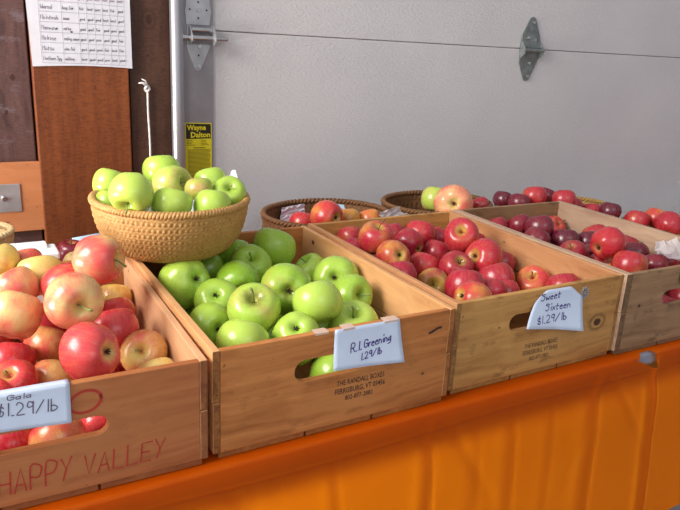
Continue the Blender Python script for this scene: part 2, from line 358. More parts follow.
# ------------------------------------------------------------------ fruit: key, container, x, y, z, radius, skin, blush, tone, axis, label
APPLES = [
    ('g1', 2, 0.0734, 0.3622, 0.1226, 0.0472, 'G', 0.0, 0.6, ('c', -0.367, 0.821, -0.437), "yellow-green apple against the green crate's left wall, in front of the wicker basket"),
    ('g2', 2, 0.108, 0.2841, 0.1096, 0.0414, 'G', 0.0, 0.4, ('c', 0.363, 0.659, -0.659), "smaller green apple with its blossom end up, left of the green crate's middle"),
    ('g3', 2, 0.0711, 0.2185, 0.096, 0.0371, 'G', 0.0, 0.5, ('c', -0.151, 0.985, -0.079), 'green apple low in the left front corner of the green apple crate'),
    ('g4', 2, 0.0859, 0.1099, 0.105, 0.0428, 'G', 0.0, 0.8, ('-', 0.375, 0.408, 0.832), 'smooth pale green apple cut off by the front panel, left of the tape strips'),
    ('g5', 2, 0.1313, 0.1767, 0.1293, 0.0437, 'G', 0.3, 0.6, ('s', -0.202, -0.529, 0.824), "green apple with an upright brown stem and brownish shoulder near the green crate's front"),
    ('g6', 2, 0.2173, 0.2333, 0.1348, 0.0462, 'G', 0.3, 0.2, ('c', 0.325, 0.911, -0.254), 'green apple with a brown-stained blossom end in the middle of the green apple crate'),
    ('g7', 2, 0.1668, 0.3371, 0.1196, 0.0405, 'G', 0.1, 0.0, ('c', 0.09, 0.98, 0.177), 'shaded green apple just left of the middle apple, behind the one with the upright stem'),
    ('g8', 2, 0.2178, 0.4003, 0.1245, 0.0429, 'G', 0.0, 0.3, ('s', -0.219, -0.577, 0.787), 'green apple with a stem sticking straight up near the back of the green apple crate'),
    ('g9', 2, 0.2886, 0.447, 0.1408, 0.0458, 'G', 0.0, 0.3, ('-', 0.345, 0.28, 0.896), 'tall smooth green apple against the back wall of the green apple crate'),
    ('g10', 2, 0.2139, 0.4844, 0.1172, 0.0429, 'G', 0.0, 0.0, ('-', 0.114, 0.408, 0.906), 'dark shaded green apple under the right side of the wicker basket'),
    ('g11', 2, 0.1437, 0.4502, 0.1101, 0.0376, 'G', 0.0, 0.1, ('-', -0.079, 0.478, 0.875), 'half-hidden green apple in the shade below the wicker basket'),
    ('g12', 2, 0.2339, 0.1486, 0.1367, 0.0424, 'G', 0.0, 0.8, ('-', -0.139, 0.578, 0.804), "smooth round pale green apple with no stem, right of the green crate's middle"),
    ('g13', 2, 0.3503, 0.2912, 0.1205, 0.0437, 'G', 0.0, 0.5, ('c', 0.56, 0.764, -0.321), 'green apple facing its blossom end forward near the right wall of the green apple crate'),
    ('g14', 2, 0.3579, 0.4078, 0.0968, 0.0361, 'G', 0.0, 0.5, ('s', -0.561, 0.095, 0.822), "small green apple with a short stem, half hidden at the green crate's back right"),
    ('g15', 2, 0.3362, 0.2112, 0.1125, 0.0401, 'G', 0.0, 0.3, ('s', 0.141, -0.904, 0.403), "green apple with a pale stem pointing right, beside the green crate's right wall"),
    ('g16', 2, 0.1751, 0.1052, 0.1011, 0.0409, 'G', 0.1, 0.7, ('c', 0.288, 0.508, -0.812), 'green apple at the front panel showing its blossom end, beside the purple handwritten card'),
    ('g17', 2, 0.3018, 0.1388, 0.0875, 0.0443, 'G', 0.0, 0.9, ('s', -0.265, -0.358, 0.895), 'green apple cut off by the front panel right behind the purple handwritten card'),
    ('r1', 1, -0.0898, 0.2748, 0.2111, 0.0399, 'P', 0.68, 0.85, ('s', 0.817, -0.571, 0.079), 'large orange-pink apple highest in the left crate with its stem pointing right at the basket'),
    ('r2', 1, -0.1455, 0.167, 0.1901, 0.04, 'P', 0.55, 0.8, ('s', 0.134, -0.991, 0.004), 'pale pink apple with a curved stem facing forward, on top of the left crate'),
    ('r3', 1, -0.133, 0.3124, 0.1568, 0.0411, 'P', 0.85, 0.5, ('s', 0.798, -0.28, 0.535), 'red and yellow apple just behind the pale pink one with the curved stem'),
    ('r4', 1, -0.1633, 0.3831, 0.1587, 0.0379, 'P', 0.15, 0.3, ('-', -0.107, 0.443, 0.89), 'yellow apple with faint red streaks near the back of the left crate'),
    ('r5', 1, -0.1791, 0.446, 0.1629, 0.0288, 'P', 0.7, 0.6, ('-', -0.096, 0.424, 0.9), 'small pink apple in front of the white box at the back of the left crate'),
    ('r6', 1, -0.2199, 0.4114, 0.1819, 0.0294, 'P', 0.3, 0.2, ('-', -0.386, 0.399, 0.832), 'yellow-orange apple cut by the left picture edge, next to the white box'),
    ('r7', 1, -0.2068, 0.3258, 0.1622, 0.036, 'P', 0.5, 0.8, ('-', -0.375, 0.436, 0.818), 'streaky yellow-red apple second from the back along the left picture edge'),
    ('r8', 1, -0.2198, 0.2143, 0.1614, 0.0381, 'P', 0.5, 0.7, ('-', 0.36, 0.428, 0.829), 'large yellow apple with pink streaks at the left picture edge above the dark red ones'),
    ('r9', 1, -0.0461, 0.3969, 0.0932, 0.0323, 'P', 0.4, 0.1, ('-', 0.162, 0.446, 0.88), 'dull yellow-brown apple in the shade by the right wall of the left crate'),
    ('r10', 1, -0.056, 0.334, 0.0917, 0.033, 'P', 0.8, 0.3, ('-', -0.172, 0.514, 0.84), 'pinkish red apple wedged against the right wall of the left crate'),
    ('r11', 1, -0.0843, 0.2197, 0.1122, 0.0401, 'P', 0.85, 0.35, ('-', -0.01, 0.516, 0.857), 'large red streaked apple below the pale pink one near the right wall'),
    ('r12', 1, -0.1388, 0.0932, 0.1414, 0.0396, 'P', 0.97, 0.6, ('c', -0.614, 0.754, -0.233), "big shiny red apple, yellow blossom end turned right, at the left crate's front"),
    ('r13', 1, -0.0536, 0.1547, 0.0967, 0.0353, 'P', 0.45, 0.25, ('s', -0.391, -0.746, 0.539), "yellow and red apple facing its hollow forward, in the left crate's front right corner"),
    ('r14', 1, -0.1701, 0.3157, 0.0624, 0.036, 'P', 0.5, 0.2, ('-', 0.364, 0.454, 0.813), 'mottled yellow-red apple squeezed between the big shiny red one and the left edge group'),
    ('r15', 1, -0.2267, 0.276, 0.0595, 0.035, 'P', 0.97, 0.2, ('-', 0.288, 0.497, 0.818), 'dark red apple at the left edge, just above the one over the white card'),
    ('r16', 1, -0.2297, 0.1864, 0.0712, 0.0328, 'P', 0.85, 0.4, ('s', -0.253, -0.527, 0.811), 'red apple with a green stem right above the white card of the left crate'),
    ('r17', 1, -0.1744, 0.2124, 0.0518, 0.0326, 'P', 0.5, 0.3, ('-', 0.279, 0.513, 0.811), 'yellow-orange apple just showing over the front panel beside the white card'),
    ('r18', 1, -0.0512, 0.0934, 0.0887, 0.0282, 'P', 0.2, 0.4, ('-', 0.001, 0.576, 0.818), 'yellow apple barely showing above the front panel in the right corner of the left crate'),
    ('r19', 1, -0.162, 0.3838, 0.0748, 0.0355, 'P', 0.95, 0.2, ('-', -0.011, 0.493, 0.87), 'dark red apple hidden behind the pale pink one with the curved stem'),
    ('rh1', 1, -0.1335, 0.103, 0.0253, 0.0233, 'P', 0.9, 0.4, ('-', 0.189, 0.583, 0.79), "small pink apple pressed into the right end of the left crate's hand slot"),
    ('rh2', 1, -0.192, 0.0462, 0.0482, 0.0356, 'P', 0.6, 0.2, ('-', -0.333, 0.609, 0.72), "reddish apple seen through the middle of the left crate's hand slot"),
    ('rh3', 1, -0.2479, 0.0807, 0.0351, 0.0333, 'P', 0.95, 0.1, ('-', 0.014, 0.616, 0.788), 'dark red apple seen through the hand slot beside the left picture edge'),
    ('a1', 3, 0.5039, 0.3936, 0.1574, 0.0381, 'R', 0.72, 0.4, ('s', 0.052, -0.291, 0.955), 'orange-red apple with a thin upright stem, back left in the crimson apple crate'),
    ('a2', 3, 0.5072, 0.5026, 0.125, 0.031, 'R', 0.7, 0.4, ('-', -0.007, 0.45, 0.893), 'small pink-red apple farthest left in the crimson apple crate'),
    ('a3', 3, 0.4849, 0.4452, 0.1148, 0.0331, 'R', 0.97, 0.1, ('-', 0.42, 0.202, 0.885), 'dark red apple partly hidden by the crate wall, under the thin-stemmed orange-red apple'),
    ('a4', 3, 0.6183, 0.4999, 0.1226, 0.0336, 'R', 0.8, 0.2, ('-', -0.119, 0.515, 0.849), 'shaded red apple behind the one with the thin upright stem'),
    ('a5', 3, 0.6908, 0.4874, 0.1226, 0.0383, 'R', 0.97, 0.5, ('-', 0.303, 0.242, 0.922), 'bright crimson apple at the back wall of the crimson apple crate'),
    ('a6', 3, 0.6232, 0.4332, 0.1212, 0.0351, 'R', 0.9, 0.15, ('c', -0.347, 0.912, 0.22), 'brownish-crimson speckled apple in front of the bright crimson one at the back'),
    ('a7', 3, 0.7561, 0.5001, 0.102, 0.0331, 'R', 0.85, 0.3, ('-', 0.421, 0.135, 0.897), "small red apple in the back wall's shade, left of the highest crimson apple"),
    ('a8', 3, 0.5048, 0.3254, 0.1357, 0.0353, 'R', 0.6, 0.4, ('c', 0.037, 0.907, -0.419), 'red and yellow-green apple with its blossom end to the right near the left wall'),
    ('a9', 3, 0.4818, 0.2648, 0.1175, 0.0338, 'R', 0.93, 0.15, ('-', 0.023, 0.501, 0.865), 'deep red apple against the left wall of the crimson apple crate'),
    ('a10', 3, 0.5966, 0.3387, 0.0953, 0.0374, 'R', 0.78, 0.7, ('-', 0.456, 0.16, 0.875), 'orange-red apple with a yellow patch in the middle of the crimson apple crate'),
    ('a11', 3, 0.6945, 0.4218, 0.0931, 0.0355, 'R', 0.92, 0.3, ('-', 0.435, 0.149, 0.888), 'plain red apple below the small one at the back wall'),
    ('a12', 3, 0.7106, 0.3572, 0.1503, 0.0404, 'R', 0.85, 0.5, ('s', -0.544, -0.517, 0.661), 'upright crimson apple with an open stem hollow, highest in the crimson apple crate'),
    ('a13', 3, 0.578, 0.5013, 0.057, 0.0322, 'R', 0.95, 0.1, ('-', -0.139, 0.555, 0.82), 'sliver of dark red apple showing over the left wall of the crimson apple crate'),
    ('a14', 3, 0.5737, 0.2731, 0.0837, 0.0349, 'R', 0.6, 0.1, ('s', -0.517, -0.808, 0.282), 'greenish-red apple with a brown stem hollow near the left wall front'),
    ('a15', 3, 0.6376, 0.281, 0.1091, 0.0361, 'R', 0.88, 0.1, ('s', -0.116, -0.627, 0.77), 'dusky red apple with a leafy stub in the middle of the crimson apple crate'),
    ('a16', 3, 0.7128, 0.281, 0.1236, 0.0425, 'R', 0.85, 0.55, ('c', 0.948, 0.133, -0.289), 'large crimson apple with its yellow blossom end to the left, right of the middle'),
    ('a17', 3, 0.7801, 0.2982, 0.0983, 0.0334, 'R', 0.95, 0.1, ('-', 0.365, 0.205, 0.908), 'dark red apple half hidden behind the large crimson one by the right wall'),
    ('a18', 3, 0.6919, 0.2103, 0.0992, 0.0372, 'R', 0.97, 0.3, ('-', -0.041, 0.58, 0.814), 'shiny crimson apple in front of the large one near the right wall'),
    ('a19', 3, 0.5499, 0.1469, 0.1213, 0.0372, 'R', 0.97, 0.3, ('-', 0.255, 0.365, 0.895), 'shiny deep crimson apple near the front of the crimson apple crate'),
    ('a20', 3, 0.5169, 0.0846, 0.124, 0.0352, 'R', 0.6, 0.7, ('c', 0.903, -0.141, -0.406), 'orange and red apple cut off by the front panel of the crimson apple crate'),
    ('a21', 3, 0.6124, 0.1376, 0.1098, 0.0287, 'R', 0.95, 0.3, ('-', 0.229, 0.391, 0.891), 'crimson apple low between the shiny ones at the front of the crimson apple crate'),
    ('a22', 3, 0.6634, 0.1528, 0.0908, 0.0293, 'R', 0.95, 0.45, ('-', 0.095, 0.508, 0.856), 'crimson apple just peeking over the front panel of the crimson apple crate'),
    ('a23', 3, 0.7752, 0.1851, 0.0868, 0.0381, 'R', 0.6, 0.8, ('s', -0.565, -0.206, 0.799), 'yellow-orange and red apple alone by the right wall above the handwritten card'),
    ('a24', 3, 0.7792, 0.1107, 0.1046, 0.0341, 'R', 0.9, 0.3, ('-', 0.19, 0.421, 0.887), 'red apple in the front right corner of the crimson apple crate'),
    ('a26', 3, 0.7787, 0.3962, 0.1158, 0.035, 'R', 0.9, 0.5, ('-', 0.396, 0.15, 0.906), 'bit of a red apple behind the right side of the highest apple'),
    ('b1', 4, 0.9951, 0.19, 0.1528, 0.0386, 'D', 0.85, 0.8, ('c', 0.963, -0.052, 0.265), 'big bright red apple highest in the right crate with its blossom end to the left'),
    ('b2', 4, 1.1042, 0.3324, 0.1068, 0.0326, 'D', 0.98, 0.0, ('-', 0.148, 0.383, 0.912), 'dark purple apple just left of the big bright red one'),
    ('b3', 4, 1.1616, 0.3605, 0.1095, 0.0331, 'D', 0.8, 0.6, ('-', 0.056, 0.469, 0.881), 'orange-red apple behind the big bright red one in the right crate'),
    ('b4', 4, 0.9935, 0.1243, 0.1192, 0.0371, 'D', 0.7, 0.7, ('-', 0.376, 0.133, 0.917), 'bright streaky red apple at the front of the right crate'),
    ('b5', 4, 1.1233, 0.2096, 0.1051, 0.0334, 'D', 1.0, 0.1, ('-', 0.246, 0.293, 0.924), 'glossy purple apple behind the bright streaky one at the front'),
    ('b6', 4, 1.1607, 0.2606, 0.1106, 0.0318, 'D', 0.9, 0.4, ('-', 0.397, 0.054, 0.916), 'small red apple right behind the big bright red one'),
    ('b7', 4, 1.1018, 0.139, 0.1059, 0.0309, 'D', 0.95, 0.2, ('-', 0.155, 0.427, 0.891), 'dark red apple right of the bright streaky one in the right crate'),
    ('b8', 4, 1.1603, 0.1465, 0.1011, 0.0298, 'D', 0.9, 0.4, ('-', 0.198, 0.369, 0.908), 'red apple nearest the plastic bag in the right crate'),
    ('b9', 4, 1.0216, 0.1722, 0.0805, 0.0323, 'D', 0.15, 0.9, ('-', 0.427, 0.079, 0.901), 'pale yellow apple just showing over the front panel of the right crate'),
    ('b10', 4, 1.0341, 0.233, 0.0818, 0.0315, 'D', 0.75, 0.5, ('-', 0.279, 0.278, 0.919), 'red apple cut off by the left wall, in front of the big bright red one'),
    ('b11', 4, 1.0672, 0.2851, 0.0875, 0.0321, 'D', 1.0, 0.1, ('s', -0.704, -0.71, -0.036), 'purple apple with a stem, squeezed under the left side of the big bright red one'),
    ('b12', 4, 0.9762, 0.265, 0.1035, 0.0374, 'D', 0.9, 0.4, ('s', -0.47, -0.081, 0.879), 'wide crimson-pink apple along the left wall of the right crate'),
    ('b13', 4, 1.0407, 0.3503, 0.1066, 0.0351, 'D', 1.0, 0.0, ('-', 0.247, 0.277, 0.929), 'purple-black apple in the middle of the right crate'),
    ('b14', 4, 1.0053, 0.4062, 0.1332, 0.036, 'D', 1.0, 0.1, ('-', 0.068, 0.429, 0.901), 'large dark purple apple near the back of the right crate'),
    ('b15', 4, 1.1526, 0.4946, 0.0971, 0.0334, 'D', 0.7, 0.8, ('s', 0.059, -0.712, 0.7), 'orange-red apple with a stem at the back wall of the right crate'),
    ('b16', 4, 1.0018, 0.4714, 0.1246, 0.0316, 'D', 0.97, 0.2, ('-', -0.069, 0.528, 0.846), 'dark red apple left of the large purple one at the back'),
    ('b17', 4, 0.9539, 0.3637, 0.1163, 0.0346, 'D', 1.0, 0.15, ('-', 0.455, 0.029, 0.89), 'dusky purple apple in front of the large purple one'),
    ('b18', 4, 0.9501, 0.5008, 0.1141, 0.0304, 'D', 0.85, 0.4, ('-', -0.042, 0.503, 0.863), 'red apple farthest left in the right crate'),
    ('b19', 4, 1.0837, 0.4539, 0.0611, 0.0343, 'D', 0.97, 0.1, ('-', 0.422, 0.08, 0.903), 'dark apple half hidden by the left wall under the dusky purple one'),
    ('b20', 4, 1.0437, 0.4996, 0.0908, 0.0308, 'D', 0.6, 0.7, ('-', 0.144, 0.367, 0.919), 'bit of orange-red apple below the dark red one at the back'),
    ('q1', 'gb', -0.0147, 0.5477, 0.2734, 0.0313, 'G', 0.0, 0.8, ('-', 0.355, 0.241, 0.903), 'pale green apple at the left rim of the wicker basket on the crates'),
    ('q2', 'gb', -0.0123, 0.375, 0.2915, 0.0371, 'G', 0.1, 0.95, ('s', -0.417, -0.664, -0.621), 'large pale green apple hanging its stem over the front rim of the wicker basket'),
    ('q3', 'gb', 0.0863, 0.5415, 0.2957, 0.0365, 'G', 0.0, 0.6, ('-', -0.052, 0.329, 0.943), 'topmost green apple at the back of the wicker basket'),
    ('q4', 'gb', 0.0852, 0.471, 0.2808, 0.0374, 'G', 0.35, 0.7, ('s', 0.613, -0.728, 0.307), 'green apple with a brownish stem end to the right, on top of the basket pile'),
    ('q5', 'gb', 0.0559, 0.3762, 0.2655, 0.0345, 'G', 0.0, 0.85, ('-', 0.373, 0.241, 0.896), "smooth round green apple at the middle of the basket's front rim"),
    ('q6', 'gb', 0.1213, 0.4204, 0.2805, 0.0264, 'G', 0.45, 0.3, ('-', 0.097, 0.316, 0.944), 'small green apple with a brown edge wedged in the middle of the basket pile'),
    ('q7', 'gb', 0.1727, 0.5009, 0.2745, 0.0337, 'G', 0.0, 0.7, ('-', -0.146, 0.381, 0.913), 'plain green apple at the back right of the wicker basket'),
    ('q8', 'gb', 0.1786, 0.4187, 0.268, 0.0338, 'G', 0.0, 0.6, ('s', -0.19, -0.709, 0.679), 'green apple with its stem hollow up at the right rim of the wicker basket'),
    ('q9', 'gb', 0.1278, 0.3652, 0.2593, 0.0345, 'G', 0.0, 0.7, ('-', 0.253, 0.281, 0.926), "smooth green apple beside the paper at the basket's front right rim"),
    ('q10', 'gb', -0.0295, 0.4866, 0.2504, 0.0253, 'G', 0.0, 0.7, ('-', 0.155, 0.322, 0.934), 'small green apple low in the basket under the large pale one'),
    ('e1', 'b2', 0.5303, 0.6618, 0.1381, 0.0404, 'R', 0.6, 0.9, ('c', -0.343, 0.934, -0.101), 'bright orange-red apple highest in the brown basket behind the green apple crate'),
    ('e2', 'b2', 0.5229, 0.7792, 0.0896, 0.0356, 'R', 0.75, 0.8, ('-', 0.257, 0.286, 0.923), 'orange-red apple left of the highest one in the brown basket'),
    ('e3', 'b2', 0.6132, 0.6992, 0.1155, 0.0333, 'R', 0.35, 0.6, ('-', 0.115, 0.355, 0.928), 'greenish-orange apple in front of the blue card in the brown basket'),
    ('e4', 'b2', 0.6782, 0.696, 0.1071, 0.034, 'R', 0.4, 0.9, ('-', -0.043, 0.446, 0.894), 'orange apple at the right end of the brown basket beside the plastic bag'),
    ('d1', 'b3', 0.8832, 0.6842, 0.1536, 0.0394, 'G', 0.45, 0.7, ('-', 0.253, 0.218, 0.942), 'green and red apple behind the big pale one in the rear middle basket'),
    ('d2', 'b3', 0.8756, 0.594, 0.159, 0.0536, 'P', 0.64, 1.0, ('c', 0.613, 0.726, -0.311), 'very large pale pink and cream apple with a dark blossom hole facing forward'),
    ('d3', 'b3', 1.0022, 0.6308, 0.14, 0.0251, 'R', 0.9, 0.3, ('-', -0.06, 0.474, 0.878), 'red apple at the right end of the rear middle basket beside the blue card'),
    ('c1', 'b4', 1.2184, 0.7707, 0.1116, 0.0308, 'D', 1.0, 0.0, ('-', 0.297, 0.157, 0.942), 'dark purple-red apple at the left end of the tan basket behind the right crate'),
    ('c2', 'b4', 1.2271, 0.7081, 0.113, 0.0341, 'D', 0.97, 0.1, ('-', 0.271, 0.186, 0.944), 'flat-looking dark red apple second from the left in the tan basket'),
    ('c3', 'b4', 1.2947, 0.7139, 0.1279, 0.0372, 'R', 0.85, 0.5, ('-', 0.117, 0.327, 0.938), 'tallest red apple in the tan basket behind the right crate'),
    ('c4', 'b4', 1.4189, 0.7864, 0.1044, 0.0346, 'D', 0.97, 0.1, ('-', 0.353, 0.068, 0.933), 'dark red apple hidden behind the tallest one in the tan basket'),
    ('c5', 'b4', 1.2653, 0.7879, 0.0788, 0.0305, 'R', 0.7, 0.6, ('-', 0.009, 0.436, 0.9), 'orange-red apple low between the two leftmost dark ones in the tan basket'),
    ('c7', 'b4', 1.3816, 0.6736, 0.1215, 0.0365, 'R', 0.8, 0.4, ('-', 0.138, 0.314, 0.939), 'brownish-red apple above the back right corner of the right crate'),
    ('c8', 'b4', 1.4425, 0.6943, 0.0917, 0.0362, 'R', 0.9, 0.3, ('-', 0.361, 0.061, 0.931), 'red apple with yellow edge just in front of the brownish-red one at the crate corner'),
    ('c9', 'b4', 1.5002, 0.6601, 0.0741, 0.035, 'R', 0.95, 0.4, ('-', 0.154, 0.322, 0.934), 'red apple mostly hidden behind the right crate wall at the basket rim'),
    ('c10', 'b4', 1.4826, 0.5762, 0.1, 0.034, 'D', 1.0, 0.0, ('-', 0.326, 0.098, 0.94), 'very dark maroon apple alone on the right rim of the tan basket'),
    ('c11', 'b5', 1.5339, 0.5164, 0.0774, 0.0368, 'R', 0.85, 0.5, ('-', 0.29, 0.16, 0.944), 'leftmost red apple of the three behind the right crate near the picture edge'),
    ('c12', 'b5', 1.6036, 0.5011, 0.0867, 0.037, 'R', 0.65, 0.8, ('-', 0.419, -0.071, 0.905), 'orange-pink apple standing behind the two red ones near the right picture edge'),
    ('c13', 'b5', 1.5711, 0.4319, 0.0862, 0.0399, 'R', 0.92, 0.4, ('c', 0.653, 0.363, 0.665), 'red apple with a yellow base at the right picture edge'),
]
BURIED = [
    (1, [-0.2796, 0.3639, 0.0368, 0.0338]),
    (1, [-0.3224, 0.2192, 0.0395, 0.0365]),
    (1, [-0.3226, 0.3084, 0.0384, 0.0354]),
    (1, [-0.1055, 0.3034, 0.0375, 0.0345]),
    (1, [-0.3279, 0.1249, 0.0383, 0.0353]),
    (1, [-0.0925, 0.3901, 0.0367, 0.0337]),
    (1, [-0.1121, 0.2151, 0.0364, 0.0334]),
    (1, [-0.2468, 0.4303, 0.0385, 0.0355]),
    (1, [-0.1676, 0.1483, 0.0373, 0.0343]),
    (1, [-0.0964, 0.0582, 0.0378, 0.0348]),
    (1, [-0.3095, 0.0511, 0.04, 0.037]),
    (1, [-0.325, 0.4133, 0.0381, 0.0351]),
    (1, [-0.084, 0.1348, 0.0366, 0.0336]),
    (1, [-0.1744, 0.4397, 0.0365, 0.0335]),
    (1, [-0.0595, 0.2535, 0.0368, 0.0338]),
    (1, [-0.2667, 0.1316, 0.0748, 0.0344]),
    (2, [0.2263, 0.3772, 0.0399, 0.0369]),
    (2, [0.0931, 0.0551, 0.0413, 0.0383]),
    (2, [0.3108, 0.338, 0.0415, 0.0385]),
    (2, [0.1711, 0.2143, 0.0404, 0.0374]),
    (2, [0.3492, 0.0608, 0.0405, 0.0375]),
    (2, [0.2761, 0.2207, 0.0396, 0.0366]),
    (2, [0.0984, 0.4456, 0.0399, 0.0369]),
    (2, [0.2246, 0.0615, 0.0446, 0.0416]),
    (2, [0.2874, 0.426, 0.0405, 0.0375]),
    (2, [0.0529, 0.2994, 0.0396, 0.0366]),
    (2, [0.1122, 0.1574, 0.0416, 0.0386]),
    (2, [0.1485, 0.3574, 0.0442, 0.0412]),
    (2, [0.2194, 0.4562, 0.0416, 0.0386]),
    (2, [0.2075, 0.3041, 0.0434, 0.0404]),
    (2, [0.3396, 0.261, 0.0393, 0.0363]),
    (2, [0.0672, 0.3731, 0.041, 0.038]),
    (3, [0.5484, 0.1488, 0.0366, 0.0336]),
    (3, [0.6136, 0.1074, 0.0396, 0.0366]),
    (3, [0.7227, 0.2147, 0.037, 0.034]),
    (3, [0.6096, 0.4246, 0.036, 0.033]),
    (3, [0.4839, 0.2496, 0.0356, 0.0326]),
    (3, [0.6879, 0.3426, 0.0386, 0.0356]),
    (3, [0.7149, 0.1095, 0.0388, 0.0358]),
    (3, [0.5134, 0.4572, 0.0379, 0.0349]),
    (3, [0.6901, 0.4816, 0.0358, 0.0328]),
    (3, [0.5362, 0.0735, 0.0375, 0.0345]),
    (3, [0.6378, 0.2477, 0.0386, 0.0356]),
    (3, [0.539, 0.3385, 0.0355, 0.0325]),
    (3, [0.7674, 0.3366, 0.0396, 0.0366]),
    (3, [0.4825, 0.1725, 0.0376, 0.0346]),
    (3, [0.6597, 0.1828, 0.0367, 0.0337]),
    (3, [0.767, 0.4707, 0.0372, 0.0342]),
    (4, [0.9975, 0.3086, 0.0374, 0.0344]),
    (4, [1.1261, 0.2359, 0.0357, 0.0327]),
    (4, [1.0201, 0.4403, 0.0389, 0.0359]),
    (4, [1.0975, 0.1684, 0.0379, 0.0349]),
    (4, [0.933, 0.3681, 0.0383, 0.0353]),
    (4, [1.0584, 0.0689, 0.0349, 0.0319]),
    (4, [0.9436, 0.1548, 0.0346, 0.0316]),
    (4, [0.9248, 0.2399, 0.0349, 0.0319]),
    (4, [1.1558, 0.3241, 0.0352, 0.0322]),
    (4, [1.1141, 0.3952, 0.0389, 0.0359]),
    (4, [0.8927, 0.4313, 0.0372, 0.0342]),
    (4, [1.1389, 0.0756, 0.0393, 0.0363]),
    (4, [1.0147, 0.3738, 0.0358, 0.0328]),
    (4, [1.1583, 0.4621, 0.0353, 0.0323]),
    (4, [0.9581, 0.4882, 0.0366, 0.0336]),
    (4, [0.942, 0.0876, 0.039, 0.036]),
]

# ------------------------------------------------------------------ materials
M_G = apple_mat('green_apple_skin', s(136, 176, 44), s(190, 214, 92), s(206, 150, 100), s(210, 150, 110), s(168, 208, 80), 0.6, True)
M_P = apple_mat('pink_apple_skin', s(224, 192, 96), s(236, 204, 142), s(196, 20, 52), s(222, 84, 84), s(214, 205, 112), 0.85)
M_R = apple_mat('red_apple_skin', s(200, 165, 66), s(228, 146, 66), s(156, 14, 54), s(204, 44, 58), s(200, 184, 84), 1.0)
M_D = apple_mat('dark_apple_skin', s(200, 140, 70), s(225, 165, 95), s(92, 12, 44), s(198, 34, 52), s(196, 130, 80), 0.9)
SKIN = {'G': M_G, 'P': M_P, 'R': M_R, 'D': M_D}
M_stem = plain('apple_stem', s(112, 92, 52), 0.8)
M_gstem = plain('green_apple_stem', s(128, 140, 70), 0.7)
M_calyx = plain('apple_calyx', s(62, 46, 28), 0.9)
M_paper = plain('white_paper', s(232, 234, 238), 0.7, var=0.02)
M_card = plain('price_card_paper', s(206, 218, 238), 0.65, var=0.02)
M_tape = plain('clear_tape', s(212, 178, 156), 0.25, var=0.05)
M_ink = plain('purple_marker_ink', s(58, 28, 120), 0.5)
M_grayink = plain('grey_marker_ink', s(96, 84, 104), 0.6)
M_redink = plain('red_marker_ink', s(176, 48, 30), 0.6)
M_black = plain('black_stamp_ink', s(46, 32, 26), 0.7)
M_steel = plain('galvanised_steel', s(186, 186, 190), 0.42, 0.7, var=0.1, vs=24)
M_stile = plain('door_stile_steel', s(150, 146, 150), 0.5, 0.6, var=0.06, vs=14)
M_bright = plain('polished_steel', s(200, 200, 200), 0.25, 1.0)
M_rubber = plain('dark_rubber', s(40, 38, 38), 0.7)
M_yellow = plain('yellow_label', s(222, 206, 20), 0.5, var=0.02)
M_blk = plain('black_print', s(22, 20, 16), 0.6)
M_rope = plain('white_cord', s(214, 208, 206), 0.9)
M_pale = plain('pale_blue_card', s(176, 204, 226), 0.6, var=0.02)
M_greencard = plain('green_card', s(60, 150, 60), 0.6)
M_grey = plain('grey_laminate', s(140, 146, 160), 0.4, var=0.03)

k = NT('door_panel_white', 0.55, 0.3)
n1 = k.noise(k.mapping(k.obj(), (60, 60, 130)), 1.6, 4, 0.55, 0.6)
k.col(k.ramp(k.noise(k.obj(), 3, 3), [(0.3, s(196, 192, 194)), (0.7, s(204, 200, 201))]))
k.bump(n1, 0.75, 0.003)
M_door = k.m
k = NT('concrete_floor', 0.8)
k.col(k.ramp(k.noise(k.obj(), 9, 6, 0.6), [(0.3, s(112, 112, 118)), (0.7, s(142, 142, 150))]))
k.bump(k.noise(k.obj(), 80, 4), 0.3, 0.002)
M_floor = k.m
k = NT('orange_plastic_cloth', 0.5, 0.22)
cc_ = k.ramp(k.noise(k.obj(), 6, 4), [(0.3, s(214, 88, 0)), (0.7, s(222, 96, 2))])
k.col(cc_)
k.bump(k.noise(k.mapping(k.obj(), (40, 40, 9)), 1.0, 4, 0.6), 0.25, 0.003)
tl_ = k.new('ShaderNodeBsdfTranslucent'); tl_.inputs[0].default_value = s(255, 150, 0)
mx_ = k.new('ShaderNodeMixShader'); mx_.inputs[0].default_value = 0.5          # thin plastic lets daylight through
out_ = k.n['Material Output']
k.t.links.new(k.b.outputs[0], mx_.inputs[1]); k.t.links.new(tl_.outputs[0], mx_.inputs[2]); k.t.links.new(mx_.outputs[0], out_.inputs[0])
M_cloth = k.m
k = NT('clear_plastic_bag', 0.18, 0.6)
k.col((0.80, 0.76, 0.80, 1))
k.b.inputs['Alpha'].default_value = 0.38
M_bag = k.m

# ------------------------------------------------------------------ the room
bm = bmesh.new(); bx(bm, -3, 4.2, -3.5, 1.3, -0.80, -0.75)
struct(mk('floor', bm, M_floor))
bm = bmesh.new(); bx(bm, -3, 4.2, 1.14, 1.22, -0.75, 1.9)
struct(mk('wall_back', bm, wood('back_wall_boards', s(96, 70, 58), s(60, 42, 38), 'z', fine=0.4)))

